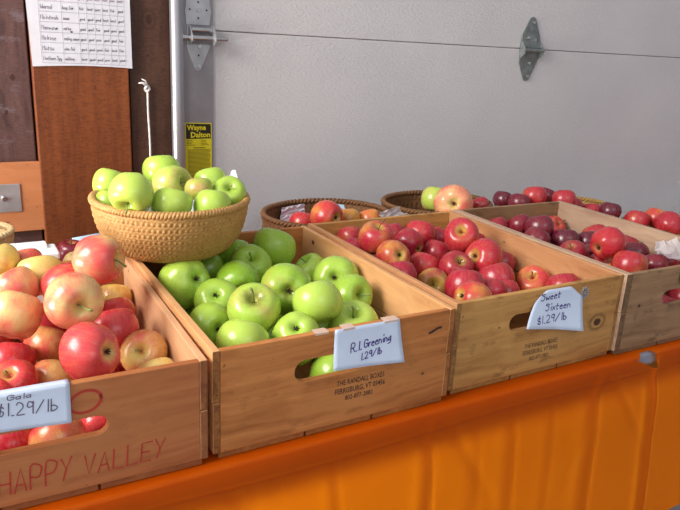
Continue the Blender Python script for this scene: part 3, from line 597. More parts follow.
DY, DYAW = 0.9757, 0.00954
W_orange = wood('post_wood_orange', s(138, 74, 36), s(98, 48, 22), 'z', fine=1.3, knots=((0.055, 0.97, 0.16, 0.004), (-0.05, 0.97, -0.02, 0.003)), saw=0.55)
W_dark = wood('plank_wood_dark', s(102, 72, 68), s(66, 44, 42), 'z', fine=0.6, contrast=1.6, saw=0.4, knots=((-0.13, 0.99, 0.44, 0.008), (-0.15, 0.99, 0.36, 0.007)), stain=(s(125, 112, 118), 0.5))
W_dark2 = wood('post_wood_brown', s(100, 66, 50), s(58, 36, 28), 'z', fine=0.7, knots=((0.185, 0.985, 0.585, 0.012), (0.175, 0.985, 0.37, 0.006)), saw=0.5)
def plank(name, x0, x1, y0, y1, z0, z1, mt):
    bm = bmesh.new(); bx(bm, x0, x1, y0, y1, z0, z1); o = bevel(mk(name, bm, mt), 0.003); return struct(o)
plank('trim_1', -1.2, -0.093, 0.99, 1.04, -0.75, 1.5, W_dark)
plank('trim_2', -0.089, 0.129, 0.972, 1.06, -0.75, 1.5, W_orange)
plank('trim_3', 0.133, 0.236, 0.985, 1.06, -0.75, 1.5, W_dark2)

# garage door: stacked steel sections with an end stile
door = empty('door_1', (0, DY, 0), DYAW); struct(door)
for z0, z1 in ((-0.745, -0.49), (-0.486, -0.2), (-0.197, 0.5661), (0.5679, 1.0935), (1.0965, 1.5)):
    bm = bmesh.new(); bx(bm, 0.262, 3.6, 0, 0.04, z0, z1)
    bevel(mk('door_panel', bm, M_door, door), 0.002)
bm = bmesh.new(); bx(bm, 0.262, 3.6, 0.012, 0.036, -0.74, 1.5); mk('seal_strip', bm, plain('grey_seal', s(176, 172, 176), 0.7), door)
bm = bmesh.new()
bx(bm, 0.2665, 0.346, -0.004, 0.0, -0.745, 1.5); bx(bm, 0.2605, 0.2665, -0.008, 0.041, -0.745, 1.5)
st = mk('edge_stile', bm, M_stile, door)
bm = bmesh.new()
for z in (0.335, 0.46, 0.49, 0.55, 0.60, 0.64):
    bmesh.ops.create_cone(bm, cap_ends=True, segments=10, radius1=0.0018, radius2=0.0014, depth=0.002, matrix=Matrix.Translation((0.3415, -0.0048, z))@Matrix.Rotation(PI/2, 4, 'X'))
mk('rivet', bm, M_bright, st)
# yellow warning label with black heading
lab = empty('warning_label'); lab.parent = door
fm = lambda off: (lambda a, b_: (a, -0.0042-off, b_))
bm = bmesh.new(); prism(bm, [(0.268, 0.185), (0.3405, 0.185), (0.3405, 0.333), (0.268, 0.335)], [], fm(0.0006), fm(0))
lab2 = mk('label_sheet', bm, M_yellow, lab)
bm = bmesh.new(); prism(bm, [(0.2705, 0.2925), (0.338, 0.2925), (0.338, 0.3305), (0.2705, 0.3325)], [], fm(0.0010), fm(0.0006)); mk('label_heading', bm, M_blk, lab)
printed('label_lettering', [('Wayne', 0.2725, 0.3155, 0.0135, 0.052), ('Dalton', 0.283, 0.2965, 0.0135, 0.053)], M_yellow, lab, fm(0.0013), bold=0.035)
bm = bmesh.new()
rg = random.Random(4)
for zz in (0.288, 0.284, 0.280, 0.276):
    for x0 in (0.272, 0.311):
        ribbon(bm, [(x0, zz), (x0+rg.uniform(0.012, 0.024), zz)], 0.0012, fm(0.0012))
ribbon(bm, [(0.290, 0.2685), (0.322, 0.2685)], 0.002, fm(0.0012))
zz = 0.2635
while zz > 0.19:
    x = 0.2755
    while x < 0.334:
        l_ = rg.uniform(0.003, 0.009); ribbon(bm, [(x, zz), (min(x+l_, 0.336), zz)], 0.0014, fm(0.0012)); x += l_+0.0016
    zz -= 0.0034
mk('small_print', bm, plain('olive_print', s(96, 88, 14), 0.6), lab)

def cyl(bm, p0, p1, r, n=16): tube(bm, [p0, p1], r, n)
# roller hinge on the stile
hg = empty('roller_hinge'); hg.parent = door
f0 = lambda a, b_: (a, -0.0065, b_); f1 = lambda a, b_: (a, -0.0042, b_)
hz = 0.567
bm = bmesh.new()
prism(bm, [(0.300, hz+0.155), (0.292, hz+0.15), (0.272, hz+0.045), (0.275, hz+0.012), (0.335, hz+0.012), (0.341, hz+0.045), (0.318, hz+0.15), (0.311, hz+0.155)], [], f0, f1)
prism(bm, [(0.276, hz-0.035), (0.337, hz-0.035), (0.336, hz-0.042), (0.312, hz-0.098), (0.303, hz-0.101), (0.296, hz-0.096), (0.275, hz-0.042)], [], f0, f1)
hl = bevel(mk('hinge_leaf', bm, M_steel, hg), 0.0006)
bm = bmesh.new(); cyl(bm, (0.283, -0.017, hz+0.000), (0.338, -0.017, hz+0.000), 0.0062); mk('hinge_barrel', bm, M_bright, hg)
bm = bmesh.new(); cyl(bm, (0.258, -0.027, hz-0.020), (0.340, -0.027, hz-0.020), 0.0072); cyl(bm, (0.340, -0.027, hz-0.020), (0.376, -0.027, hz-0.020), 0.0045); cyl(bm, (0.252, -0.027, hz-0.020), (0.260, -0.027, hz-0.020), 0.010)
mk('roller_shaft', bm, M_bright, hg)
bm = bmesh.new()
for x in (0.277, 0.339):
    prism(bm, [(0.002, hz+0.014), (-0.020, hz+0.010), (-0.036, hz-0.010), (-0.038, hz-0.026), (-0.026, hz-0.036), (0.002, hz-0.034)], [], (lambda x: (lambda a, b_: (x, a-0.004, b_)))(x), (lambda x: (lambda a, b_: (x+0.003, a-0.004, b_)))(x))
mk('hinge_bracket', bm, M_steel, hg)
bm = bmesh.new()
for bx_, bz in ((0.306, hz+0.048), (0.306, hz+0.115), (0.308, hz-0.040), (0.306, hz-0.088)):
    bmesh.ops.create_cone(bm, cap_ends=True, segments=6, radius1=0.0062, radius2=0.0058, depth=0.005, matrix=Matrix.Translation((bx_, -0.009, bz))@Matrix.Rotation(PI/2, 4, 'X'))
mk('hinge_bolt', bm, M_bright, hg)
bm = bmesh.new()
for bx_, bz in ((0.284, hz+0.048), (0.328, hz+0.048), (0.306, hz+0.028), (0.306, hz+0.066), (0.306, hz-0.062), (0.292, hz+0.08), (0.320, hz+0.09)):
    bmesh.ops.create_cone(bm, cap_ends=True, segments=10, radius1=0.0024, radius2=0.0024, depth=0.0006, matrix=Matrix.Translation((bx_, -0.0067, bz))@Matrix.Rotation(PI/2, 4, 'X'))
mk('screw_hole', bm, M_blk, hg)

# centre hinge further right
hg2 = empty('centre_hinge'); hg2.parent = door
hx = 1.462
bm = bmesh.new()
prism(bm, [(hx-0.012, hz+0.098), (hx-0.040, hz+0.045), (hx-0.044, hz+0.004), (hx+0.044, hz+0.004), (hx+0.040, hz+0.045), (hx+0.012, hz+0.098), (hx, hz+0.104)], [], lambda a, b_: (a, -0.0035-max(0, 0.04-(b_-hz))*0.25, b_), lambda a, b_: (a, -0.0005, b_))
prism(bm, [(hx-0.044, hz-0.004), (hx-0.040, hz-0.045), (hx-0.012, hz-0.100), (hx, hz-0.105), (hx+0.012, hz-0.100), (hx+0.040, hz-0.045), (hx+0.044, hz-0.004)], [], lambda a, b_: (a, -0.0035-max(0, 0.04-(hz-b_))*0.25, b_), lambda a, b_: (a, -0.0005, b_))
M_hinge2 = plain('dark_hinge_steel', s(128, 134, 132), 0.5, 0.6, var=0.12, vs=60)  # darker grey than the roller hinge's steel
bevel(mk('hinge_leaf', bm, M_hinge2, hg2), 0.0006)
bm = bmesh.new()
for x in (hx-0.043, hx+0.041):
    prism(bm, [(-0.003, hz+0.032), (-0.020, hz+0.012), (-0.030, hz-0.002), (-0.028, hz-0.016), (-0.003, hz-0.034)], [], (lambda x: (lambda a, b_: (x, a, b_)))(x), (lambda x: (lambda a, b_: (x+0.002, a, b_)))(x))
mk('hinge_bracket', bm, M_hinge2, hg2)
bm = bmesh.new(); cyl(bm, (hx-0.046, -0.022, hz-0.004), (hx+0.046, -0.022, hz-0.004), 0.0065); mk('hinge_barrel', bm, M_hinge2, hg2)
bm = bmesh.new()
for bx_, bz in ((hx, hz+0.085), (hx-0.014, hz+0.036), (hx+0.014, hz+0.030), (hx, hz-0.045), (hx, hz-0.088)):
    bmesh.ops.create_cone(bm, cap_ends=True, segments=6, radius1=0.0065, radius2=0.0058, depth=0.006, matrix=Matrix.Translation((bx_, -0.009, bz))@Matrix.Rotation(PI/2, 4, 'X'))
mk('hinge_bolt', bm, M_bright, hg2)

# vertical roller track in front of the jamb
bm = bmesh.new()
prof = [(0.2425+0.0165*math.cos(a), 0.949+0.0165*math.sin(a)) for a in [PI*0.85+PI*1.25*i/14 for i in range(15)]]+[(0.2425+0.0140*math.cos(a), 0.949+0.0140*math.sin(a)) for a in [PI*2.10-PI*1.25*i/14 for i in range(15)]]
zs = [-0.745+i*0.35 for i in range(7)]
rings = [[bm.verts.new((x, y, z)) for x, y in prof] for z in zs]
for a, b_ in zip(rings, rings[1:]):
    for j in range(len(prof)): bm.faces.new((a[j], a[(j+1) % len(prof)], b_[(j+1) % len(prof)], b_[j]))
bm.faces.new(rings[0][::-1]); bm.faces.new(rings[-1])
tr_ = mk('door_track', bm, plain('track_steel', s(176, 174, 180), 0.34, 0.85, var=0.05, vs=8), smooth=True)
tag(tr_, 'pale steel vertical roller track beside the grey edge of the garage door', 'door track')

# plywood block with a metal plate on the dark planks
pb = empty('plywood_block', (-0.17, 0.99, 0.161)); tag(pb, 'light plywood block with a square metal plate screwed on the dark planks', 'wood block')
bm = bmesh.new(); bx(bm, -0.16, 0.083, -0.014, 0.0, -0.084, 0.084)
bevel(mk('block', bm, wood('plywood_light', s(208, 138, 92), s(178, 108, 66), 'x', fine=0.5, knots=((0.0, -0.014, -0.06, 0.003),)), pb), 0.001)
bm = bmesh.new(); bx(bm, -0.06, 0.034, -0.0165, -0.0142, -0.034, 0.034); pl_ = bevel(mk('metal_plate', bm, M_steel, pb), 0.001)
bm = bmesh.new(); bmesh.ops.create_cone(bm, cap_ends=True, segments=12, radius1=0.0075, radius2=0.005, depth=0.006, matrix=Matrix.Translation((-0.002, -0.0195, 0.0))@Matrix.Rotation(PI/2, 4, 'X'))
mk('screw', bm, M_bright, pl_)

# cord hanging on the brown post
cord = empty('hanging_cord', (0.174, 0.985, 0.2)); tag(cord, 'white braided cord with a frayed knot on the dark brown post', 'cord')
bm = bmesh.new()
pts = [(0.002+0.0012*math.sin(i*0.3), -0.006, i*0.0105-0.205) for i in range(41)]
tube(bm, pts, [0.0024+0.0005*(i % 2) for i in range(41)], 8)
mk('cord_line', bm, M_rope, cord, smooth=True)
bm = bmesh.new()
pts = [(0.0045*math.cos(t), -0.008+0.004*math.sin(t*2), 0.220+0.006*math.sin(t)) for t in [i*0.6 for i in range(12)]]
tube(bm, pts, 0.0040, 8)
tube(bm, [(0.0, -0.01, 0.226), (-0.012, -0.012, 0.234), (-0.022, -0.011, 0.233)], [0.004, 0.003, 0.0015], 6)
tube(bm, [(0.0, -0.01, 0.226), (-0.006, -0.012, 0.240), (-0.014, -0.011, 0.243)], [0.003, 0.002, 0.001], 6)
mk('knot', bm, M_rope, cord, smooth=True)

# handwritten chart pinned on the orange post
ch = empty('apple_chart', (0, 0.9715, 0)); tag(ch, 'white sheet with a handwritten ruled chart on the orange wood post', 'paper sheet')
fp = lambda off: (lambda a, b_: (a, -0.0025-off-0.004*max(0, (0.5-b_))*6*0.3, b_))
bm = bmesh.new()
nx, nz = 8, 10
for jx in range(nx+1):
    pass
gridv = [[bm.verts.new(fp(0.0)(-0.095+0.007*(1-j/nz)+ (0.2315-0.0065*(1-j/nz))*i/nx, 0.4665+0.0045*math.sin(i/nx*PI*0.9)*(1-j/nz)+ (0.26)*j/nz)) for i in range(nx+1)] for j in range(nz+1)]
for j in range(nz):
    for i in range(nx): bm.faces.new((gridv[j][i], gridv[j][i+1], gridv[j+1][i+1], gridv[j+1][i]))
sh = mk('sheet', bm, plain('chart_paper', s(206, 206, 214), 0.8, var=0.02), ch)
so = sh.modifiers.new('thick', 'SOLIDIFY'); so.thickness = 0.0005; so.offset = -1
fq = fp(0.0008)
bm = bmesh.new()
X0, X1 = -0.067, 0.122
cols = [X0, -0.019, 0.0185, 0.0365, 0.054, 0.0715, 0.0885, 0.106, X1]
rowz = [0.4755+0.0225*i for i in range(12)]
for z in rowz: ribbon(bm, [(X0, z), (0.03, z+0.0006), (X1, z-0.001)], 0.0007, fq)
for x in cols: ribbon(bm, [(x, rowz[0]), (x+0.001, rowz[-1])], 0.0007, fq)
mk('ruled_lines', bm, plain('grey_rule', s(150, 150, 160), 0.8), ch)
bm = bmesh.new(); rg = random.Random(9)
names = ['Northern Spy', 'Mutsu', 'Melrose', 'Macoun', 'Mcintosh', 'Idared', 'RI Greening', 'Cortland', 'Empire', 'Gala', 'Liberty']
uses = ['mid keep', 'pies, fair', 'eating, sauce', 'eating', 'sauce', 'keep, fair', 'pies, fair', 'eating', 'keep', 'eating', 'pies']
for i, z in enumerate(rowz[:-1]):
    nm = names[i]
    write(bm, nm, X0+0.003, z+0.006, 0.0095, 0.0009, fq, adv=0.68 if len(nm) < 9 else 0.5, rng=rg)
    write(bm, uses[i], -0.016, z+0.007, 0.0075, 0.0008, fq, adv=0.52, rng=rg)
    for x in cols[2:-1]:
        write(bm, rg.choice(['good', 'fair', 'good', 'best', 'poor']), x+0.002, z+0.0075, 0.0066, 0.0008, fq, adv=0.62, rng=rg)
bx_ = [(0.0, 0.5455), (-0.0325, 0.551)]
for a, b_ in bx_: ribbon(bm, [(a, b_), (a+0.002, b_+0.001)], 0.0036, fq)
mk('handwriting', bm, M_grayink, ch, recalc=False)

# ------------------------------------------------------------------ table and cloth
tb = empty('display_table', (0.9, 0.5, -0.75)); tag(tb, 'long grey folding table under the orange cloth carrying the crates', 'table')
bm = bmesh.new(); bx(bm, -2.1, 1.7, -0.510, 0.268, 0.705, 0.7375); bevel(mk('tabletop', bm, M_grey, tb), 0.008, 3)
bm = bmesh.new(); bx(bm, -2.05, 1.65, -0.495, -0.475, 0.655, 0.705); bx(bm, -2.05, 1.65, 0.235, 0.250, 0.655, 0.705); mk('apron', bm, M_grey, tb)
for x in (-1.9, 1.5):
    for y in (-0.40, 0.18):
        bm = bmesh.new(); cyl(bm, (x, y, 0.0), (x, y, 0.708), 0.016); mk('leg', bm, M_stile, tb, smooth=False)

bn = empty('side_bench', (-0.45, 0.87, -0.75)); tag(bn, 'narrow brown wooden bench against the dark planks behind the left crate', 'bench')
bm = bmesh.new(); bx(bm, -0.75, 0.68, -0.092, 0.095, 0.715, 0.7395); bevel(mk('bench_top', bm, wood('bench_wood', s(150, 112, 80), s(112, 80, 56), 'x'), bn), 0.002)
for x in (-0.7, 0.62):
    bm = bmesh.new(); bx(bm, x-0.02, x+0.02, -0.08, 0.085, 0.0, 0.714); mk('leg', bm, M_grey, bn)
def n2(x, y):
    return math.sin(x*7.3+1.2*math.sin(y*5.1+0.4))*0.5+math.sin(x*13.7+y*9.0+2.0)*0.3+math.sin(x*29.0-y*11+0.7)*0.2
xs = []
x = -1.25
while x < 2.62:
    xs.append(x); x += 0.0025 if 0.865 < x < 0.96 else (0.008 if -0.5 < x < 1.6 else 0.03)
ss_ = []
q = -0.77
while q < 0.405:
    ss_.append(q); q += 0.06 if q < -0.02 else (0.0025 if q < 0.062 else 0.012)
EDGE = 0.013; RAD = 0.007
folds = [(0.372, -0.06, 0.010, 0.010), (0.560, -0.07, 0.007, 0.012), (0.945, -0.05, 0.014, 0.011), (0.186, 0.0, 0.006, 0.007), (0.777, -0.10, 0.010, 0.014),
         (0.05, 0.05, 0.005, 0.014), (1.10, -0.04, 0.008, 0.014), (0.66, -0.10, 0.004, 0.010), (0.475, -0.04, 0.004, 0.012), (-0.2, 0.0, 0.007, 0.02), (1.35, 0.0, 0.01, 0.02), (1.7, 0.0, 0.01, 0.02)]
def cloth_pt(x, s_):
    if s_ < EDGE: 
        return Vector((x, -s_, -0.0105+0.0012*max(0, n2(x*3, s_*4))*(1 if s_ > 0.005 else 0)))
    a = (s_-EDGE)/RAD
    if a < PI/2:
        return Vector((x, -EDGE-RAD*math.sin(a), -0.0105-RAD*(1-math.cos(a))))
    h = s_-EDGE-RAD*PI/2
    z = -0.0105-RAD-h
    t = min(1, h/0.05)
    dep = 0.010*math.exp(-((h-0.05)/0.03)**2)*(-1)             # tucked in just below the edge
    flare = 0.030*(h/0.4)**1.1*1.6
    y = -EDGE-RAD-flare-dep*0.8
    for fx, dx, am, wd in folds:
        d = x-(fx+dx*h)
        am *= 0.999; wd_ = wd*0.55
        y -= 0.27*am*math.exp(-(d/wd_)**2)*min(1, h/0.02)*(1.0-0.3*h/0.4)
        y += am*0.18*math.exp(-((d+wd*2.2)/(wd*1.3))**2)*t
    y -= 0.0016*n2(x*0.7+h*1.1, h*2.2)*t
    y -= 0.0012*math.exp(-((h-0.030-0.004*math.sin(x*9))/0.0022)**2)
    for cx_, sl in ((0.395, 0.55), (0.80, 0.6), (0.80, -0.5), (0.0, 0.5)):      # drags running down from the crate corners
        d = (x-cx_)-sl*h
        y -= 0.0045*math.exp(-(d/0.012)**2)*math.exp(-h/0.10)*t
    return Vector((x, y, z-0.004*math.sin(x*5.0)*(h/0.4)))
hole = [(0.876, 0.026), (0.890, 0.010), (0.907, 0.005), (0.919, 0.008), (0.932, 0.026), (0.944, 0.056), (0.930, 0.054), (0.904, 0.040)]
def inpoly(x, y, P):
    c = False
    for i in range(len(P)):
        (x1, y1), (x2, y2) = P[i], P[i-1]
        if (y1 > y) != (y2 > y) and x < (x2-x1)*(y-y1)/(y2-y1)+x1: c = not c
    return c
bm = bmesh.new()
grid = [[bm.verts.new(cloth_pt(x, s_)) for s_ in ss_] for x in xs]
for i in range(len(xs)-1):
    for j in range(len(ss_)-1):
        if inpoly((xs[i]+xs[i+1])/2, (ss_[j]+ss_[j+1])/2, hole): continue
        bm.faces.new((grid[i][j], grid[i][j+1], grid[i+1][j+1], grid[i+1][j]))
cl = mk('tablecloth', bm, M_cloth, smooth=True)
tag(cl, 'orange plastic tablecloth with a small tear below the crates', 'tablecloth')

# ------------------------------------------------------------------ crates
CR_ = {1: ((-0.4075, 0.0030), -0.0192, 0.3978, 0.4878, 0.1480, 0.0105),
       2: ((-0.001, -0.001), 0.0, 0.4068, 0.5400, 0.1560, 0.0100),
       3: ((0.4169, 0.0098), -0.0014, 0.4080, 0.5357, 0.1582, 0.0100),
       4: ((0.8250, 0.0021), -0.0215, 0.3787, 0.5446, 0.1599, 0.0155)}
WOODS = {
 1: (s(192, 122, 72), s(156, 88, 46), s(230, 182, 138), s(202, 148, 106), (s(140, 72, 36), 0.35)),
 2: (s(208, 136, 74), s(154, 90, 40), s(230, 176, 122), s(200, 142, 90), (s(110, 56, 24), 0.35)),
 3: (s(206, 154, 88), s(158, 108, 54), s(206, 152, 106), s(172, 116, 74), (s(96, 60, 24), 0.5)),
 4: (s(166, 128, 92), s(120, 88, 60), s(198, 166, 138), s(158, 126, 104), (s(88, 64, 44), 0.7))}
KN = {1: ((0.052, 0, 0.03, 0.003),), 2: ((0.352, 0, 0.052, 0.0030),), 3: ((0.352, 0, 0.070, 0.0110), (0.10, 0, 0.10, 0.0022)), 4: ((0.05, 0, 0.09, 0.005), (0.20, 0, 0.04, 0.006))}
KS = {2: ((0.397, 0.478, 0.135, 0.007),), 3: ((0.398, 0.13, 0.105, 0.006), (0.398, 0.32, 0.135, 0.003)), 1: ((0.387, 0.43, 0.135, 0.0035),), 4: ((0.363, 0.25, 0.12, 0.003),)}
CLAB = {1: 'wooden crate with red marker writing, full of pink-yellow apples, at the left picture edge',
        2: 'wooden crate full of green apples with a black stamp and a purple handwritten card',
        3: 'wooden crate with a round dark knot and a curled card, full of crimson apples',
        4: 'weathered greyish wooden crate of dark red apples at the right picture edge'}
SLOT = {1: (0.1300, 0.2690, 0.0720, 0.0985), 2: (0.1215, 0.2865, 0.0830, 0.1180), 3: (0.1230, 0.2880, 0.0860, 0.1185), 4: (0.1170, 0.265, 0.0800, 0.112)}
T = 0.011
crates = {}
for k_, ((cx, cy), yaw, W, D, H, t) in CR_.items():
    c1, c2, i1, i2, stn = WOODS[k_]
    root = empty('apple_crate', (cx, cy, 0), yaw); crates[k_] = root
    tag(root, CLAB[k_], 'crate', 'wooden apple crates in a row on the orange cloth')
    wf = wood('crate_%s_front_wood' % ['left', 'green', 'crimson', 'dark'][k_-1], c1, c2, 'x', KN[k_], 0.9, 0.5, stn, 1.35)
    wside = wood('crate_%s_side_wood' % ['left', 'green', 'crimson', 'dark'][k_-1], i1, i2, 'y', KS.get(k_, ()), 0.8, 0.55, None, 1.2)
    wend = wood('crate_%s_end_grain' % ['left', 'green', 'crimson', 'dark'][k_-1], tuple(c*0.62 for c in c1[:3])+(1,), tuple(c*0.5 for c in c2[:3])+(1,), 'y', (), 2.2, 0.8, None, 1.3)
    wb = wood('crate_%s_base_wood' % ['left', 'green', 'crimson', 'dark'][k_-1], tuple(c*0.7 for c in c1[:3])+(1,), tuple(c*0.7 for c in c2[:3])+(1,), 'y', (), 1.0, 0.6, stn, 1.2)
    sx0, sx1, sz0, sz1 = SLOT[k_]
    for nm, y0, y1 in (('front_panel', 0.0, T), ('back_panel', D-T, D)):
        bm = bmesh.new()
        prism(bm, [(t+0.0002, 0.0), (W-t-0.0002, 0.0), (W-t-0.0002, H), (t+0.0002, H)], [stadium(sx0, sx1, sz0, sz1)], lambda a, b_: (a, y0, b_), lambda a, b_: (a, y1, b_))
        bevel(mk(nm, bm, wf, root), 0.0012, 2)
    for x0, sgn in ((0.0, -1), (W-t, 1)):
        for (z0, z1, pr) in ((0.0, H*0.50, 0.0), (H*0.50+0.0012, H+0.0008, 0.0012)):
            bm = bmesh.new(); bx(bm, x0-(pr if sgn < 0 and k_ in (1, 2, 4) else 0), x0+t, -0.0004, D+0.0004, z0, z1)
            sb_ = bevel(mk('side_board', bm, wside, root), 0.0014, 2); sb_.data.materials.append(wend)
            for p_ in sb_.data.polygons:
                if abs(p_.normal.y) > 0.9: p_.material_index = 1
    for a, b_ in ((0.02, 0.348), (0.356, 0.636), (0.644, 0.98)):
        bm = bmesh.new(); bx(bm, W*a, W*b_, 0.002, D-0.002, -0.0095, -0.0001)
        bevel(mk('bottom_board', bm, wb, root), 0.001, 2)
face = lambda off: (lambda a, b_: (a, -off, b_))
f_ = face(0.0004)
# left crate: red marker words and ring
bm = bmesh.new(); rg = random.Random(2)
write(bm, 'HAPPY', 0.1400, 0.0165, 0.031, 0.0021, f_, adv=0.60, slope=0.02, slant=0.12, jit=0.2, rng=rg)
write(bm, 'VALLEY', 0.2360, 0.0185, 0.028, 0.0021, f_, adv=0.68, slope=0.0, slant=0.14, jit=0.2, rng=rg)
mk('marker_words', bm, M_redink, crates[1], recalc=False)
bm = bmesh.new()
ribbon(bm, [(0.2440+0.0185*math.cos(a), 0.1215+0.0145*math.sin(a)+0.002*math.cos(a*1.0)) for a in [i*2*PI/28 for i in range(30)]], 0.0038, f_)
mk('marker_ring', bm, M_redink, crates[1], recalc=False)
STAMP = lambda x0, z0, wd: [('THE RANDALL BOXES', x0+0.002, z0, 0.0088, wd), ('FERRISBURG, VT 05456', x0, z0-0.0135, 0.0088, wd+0.004), ('802-877-2882', x0+0.018, z0-0.0262, 0.0078, wd*0.58)]
printed('stamped_words', STAMP(0.190, 0.0635, 0.085), M_black, crates[2], f_, bold=0.004)
printed('stamped_words', STAMP(0.165, 0.0475, 0.083), plain('faded_stamp_ink', s(84, 60, 40), 0.7), crates[3], f_, bold=0.0)
# scratch mark on the green apple crate, round disc on the crimson one
bm = bmesh.new(); ribbon(bm, [(0.358, 0.122), (0.366, 0.1245), (0.374, 0.128), (0.380, 0.1285)], 0.004, f_); mk('dark_gouge', bm, M_black, crates[2], recalc=False)
bm = bmesh.new()
lp = [(0.3025+0.0095*(1+0.10*math.cos(9*a))*math.cos(a), 0.1365+0.0115*(1+0.10*math.cos(9*a))*math.sin(a)) for a in [i*2*PI/72 for i in range(72)]]
prism(bm, lp, [], face(0.0012), face(0.0))
disc = mk('round_disc', bm, plain('disc_metal', s(170, 160, 158), 0.5, 0.2), crates[3])
bm = bmesh.new()
for i in range(9):
    a = i*2*PI/9
    ribbon(bm, [(0.3025+0.003*math.cos(a), 0.1365+0.004*math.sin(a)), (0.3025+0.0078*math.cos(a), 0.1365+0.0092*math.sin(a))], 0.0013, face(0.0014))
mk('disc_pattern', bm, M_black, disc, recalc=False)

def in_crate(k_, x, y, z):
    (cx, cy), yaw = CR_[k_][0], CR_[k_][1]
    return Vector((cx+x*math.cos(yaw)-y*math.sin(yaw), cy+x*math.sin(yaw)+y*math.cos(yaw), z))
def card(name, k_, corners, label, curl, grp, top_wrap=0.0, round_top=False):
    """a paper card hanging on a crate's front; corners TL, TR, BR, BL in the panel's x,z; returns the surface map."""
    TL, TR, BR, BL = [Vector((a, b_)) for a, b_ in corners]
    root = empty(name, tuple(in_crate(k_, 0, 0, 0)), CR_[k_][1]); tag(root, label, 'price card', grp)
    def uv(u, v):
        p_ = (TL*(1-u)+TR*u)*(1-v)+(BL*(1-u)+BR*u)*v
        return p_
    def surf(u, v, off=0.0):
        p_ = uv(u, v)
        if round_top and v < 0.35:
            p_.y -= 0.02*max(0, abs(u-0.42)-0.28)/0.5*(1-v/0.35)*2
        return Vector((p_.x, -0.0016-curl*(v**2)*(0.6+0.8*abs(u-0.5))-off, p_.y))
    bm = bmesh.new(); nu, nv = 16, 10
    g = [[bm.verts.new(surf(i/nu, j/nv)) for i in range(nu+1)] for j in range(nv+1)]
    for j in range(nv):
        for i in range(nu): bm.faces.new((g[j][i], g[j][i+1], g[j+1][i+1], g[j+1][i]))
    if top_wrap:
        H = CR_[k_][4]
        prev = g[0]
        for (y, z) in ((-0.0012, H+0.0018), (0.004, H+0.0020), (top_wrap, H+0.0018)):
            row = [bm.verts.new((v.co.x, y, z)) for v in g[0]]
            for i in range(nu): bm.faces.new((prev[i], prev[i+1], row[i+1], row[i]))
            prev = row
    sh = mk('card_sheet', bm, M_card, root, smooth=True)
    sl = sh.modifiers.new('thick', 'SOLIDIFY'); sl.thickness = 0.0004; sl.offset = 0
    inv = {}
    def fmap(x, z):     # panel x,z -> a point on the card's face
        v = min(1, max(0, (TL.y-z)/(TL.y-BL.y))); l_ = TL.x*(1-v)+BL.x*v; r_ = TR.x*(1-v)+BR.x*v; u = (x-l_)/(r_-l_)
        top = TL.y*(1-u)+TR.y*u; bot = BL.y*(1-u)+BR.y*u; v = (top-z)/(top-bot)
        q_ = surf(min(1, max(0, u)), min(1, max(0, v)), 0.0006)
        return (x, q_.y, z)
    return root, fmap
r1_, fm1 = card('price_card', 1, [(0.128, 0.1515), (0.2275, 0.1515), (0.2265, 0.0985), (0.128, 0.1055)], 'white card folded over the rim of the left crate reading $1.29/lb in grey', 0.002, None, 0.012)
bm = bmesh.new(); rg = random.Random(7)
write(bm, '$1.29/lb', 0.1480, 0.1240, 0.0155, 0.0014, fm1, adv=0.80, slope=-0.09, jit=0.08, rng=rg)
write(bm, 'Gala', 0.160, 0.1425, 0.0062, 0.0011, fm1, adv=1.5, slope=-0.03, jit=0.1, rng=rg)
mk('handwriting', bm, M_grayink, r1_, recalc=False)
r2_, fm2 = card('price_card', 2, [(0.1835, 0.1575), (0.2965, 0.1575), (0.3085, 0.0845), (0.1810, 0.0950)], 'pale card taped to the green apple crate reading R.I. Greening in purple', 0.006, None)
bm = bmesh.new(); rg = random.Random(5)
write(bm, 'R.I.', 0.2110, 0.1170, 0.0135, 0.0017, fm2, adv=0.72, slope=0.12, rng=rg)
write(bm, 'Greening', 0.2345, 0.1205, 0.0125, 0.0017, fm2, adv=0.68, slope=0.10, rng=rg)
write(bm, '1.29/lb', 0.2290, 0.1020, 0.0105, 0.0015, fm2, adv=0.80, slope=0.12, rng=rg)
mk('handwriting', bm, M_ink, r2_, recalc=False)
for (x0, x1) in ((0.150, 0.170), (0.196, 0.214), (0.268, 0.292)):
    bm = bmesh.new(); H = CR_[2][4]
    prof = [(-0.0022, H-0.002), (-0.0020, H+0.0010), (0.000, H+0.0016), (0.0125, H+0.0016)]
    rows = [[bm.verts.new((x, y, z)) for x in (x0+(0.002 if i % 2 else 0), x1+0.003)] for i, (y, z) in enumerate(prof)]
    for a, b_ in zip(rows, rows[1:]): bm.faces.new((a[0], a[1], b_[1], b_[0]))
    tp = mk('tape_strip', bm, M_tape, r2_); tp.modifiers.new('thick', 'SOLIDIFY').thickness = 0.0003
r3_, fm3 = card('price_card', 3, [(0.1860, 0.1560), (0.2960, 0.1545), (0.2985, 0.0660), (0.1490, 0.0950)], 'curled white card on the crimson apple crate reading Sweet Sixteen in purple', 0.014, None, 0.0, True)
bm = bmesh.new(); rg = random.Random(6)
write(bm, 'Sweet', 0.1890, 0.1365, 0.0125, 0.0017, fm3, adv=0.98, slope=0.04, rng=rg)
write(bm, 'Sixteen', 0.2010, 0.1170, 0.0125, 0.0017, fm3, adv=1.02, slope=-0.02, rng=rg)
write(bm, '$1.29/lb', 0.1800, 0.0965, 0.0135, 0.0017, fm3, adv=1.08, slope=-0.03, rng=rg)
mk('handwriting', bm, M_ink, r3_, recalc=False)
r4_, fm4 = card('price_card', 4, [(0.1570, 0.1590), (0.2500, 0.1590), (0.2500, 0.0950), (0.1570, 0.1285)], 'green-edged card at the very right picture edge on the weathered crate', 0.004, None)
for ch_ in r4_.children: ch_.data.materials.clear(); ch_.data.materials.append(M_greencard)

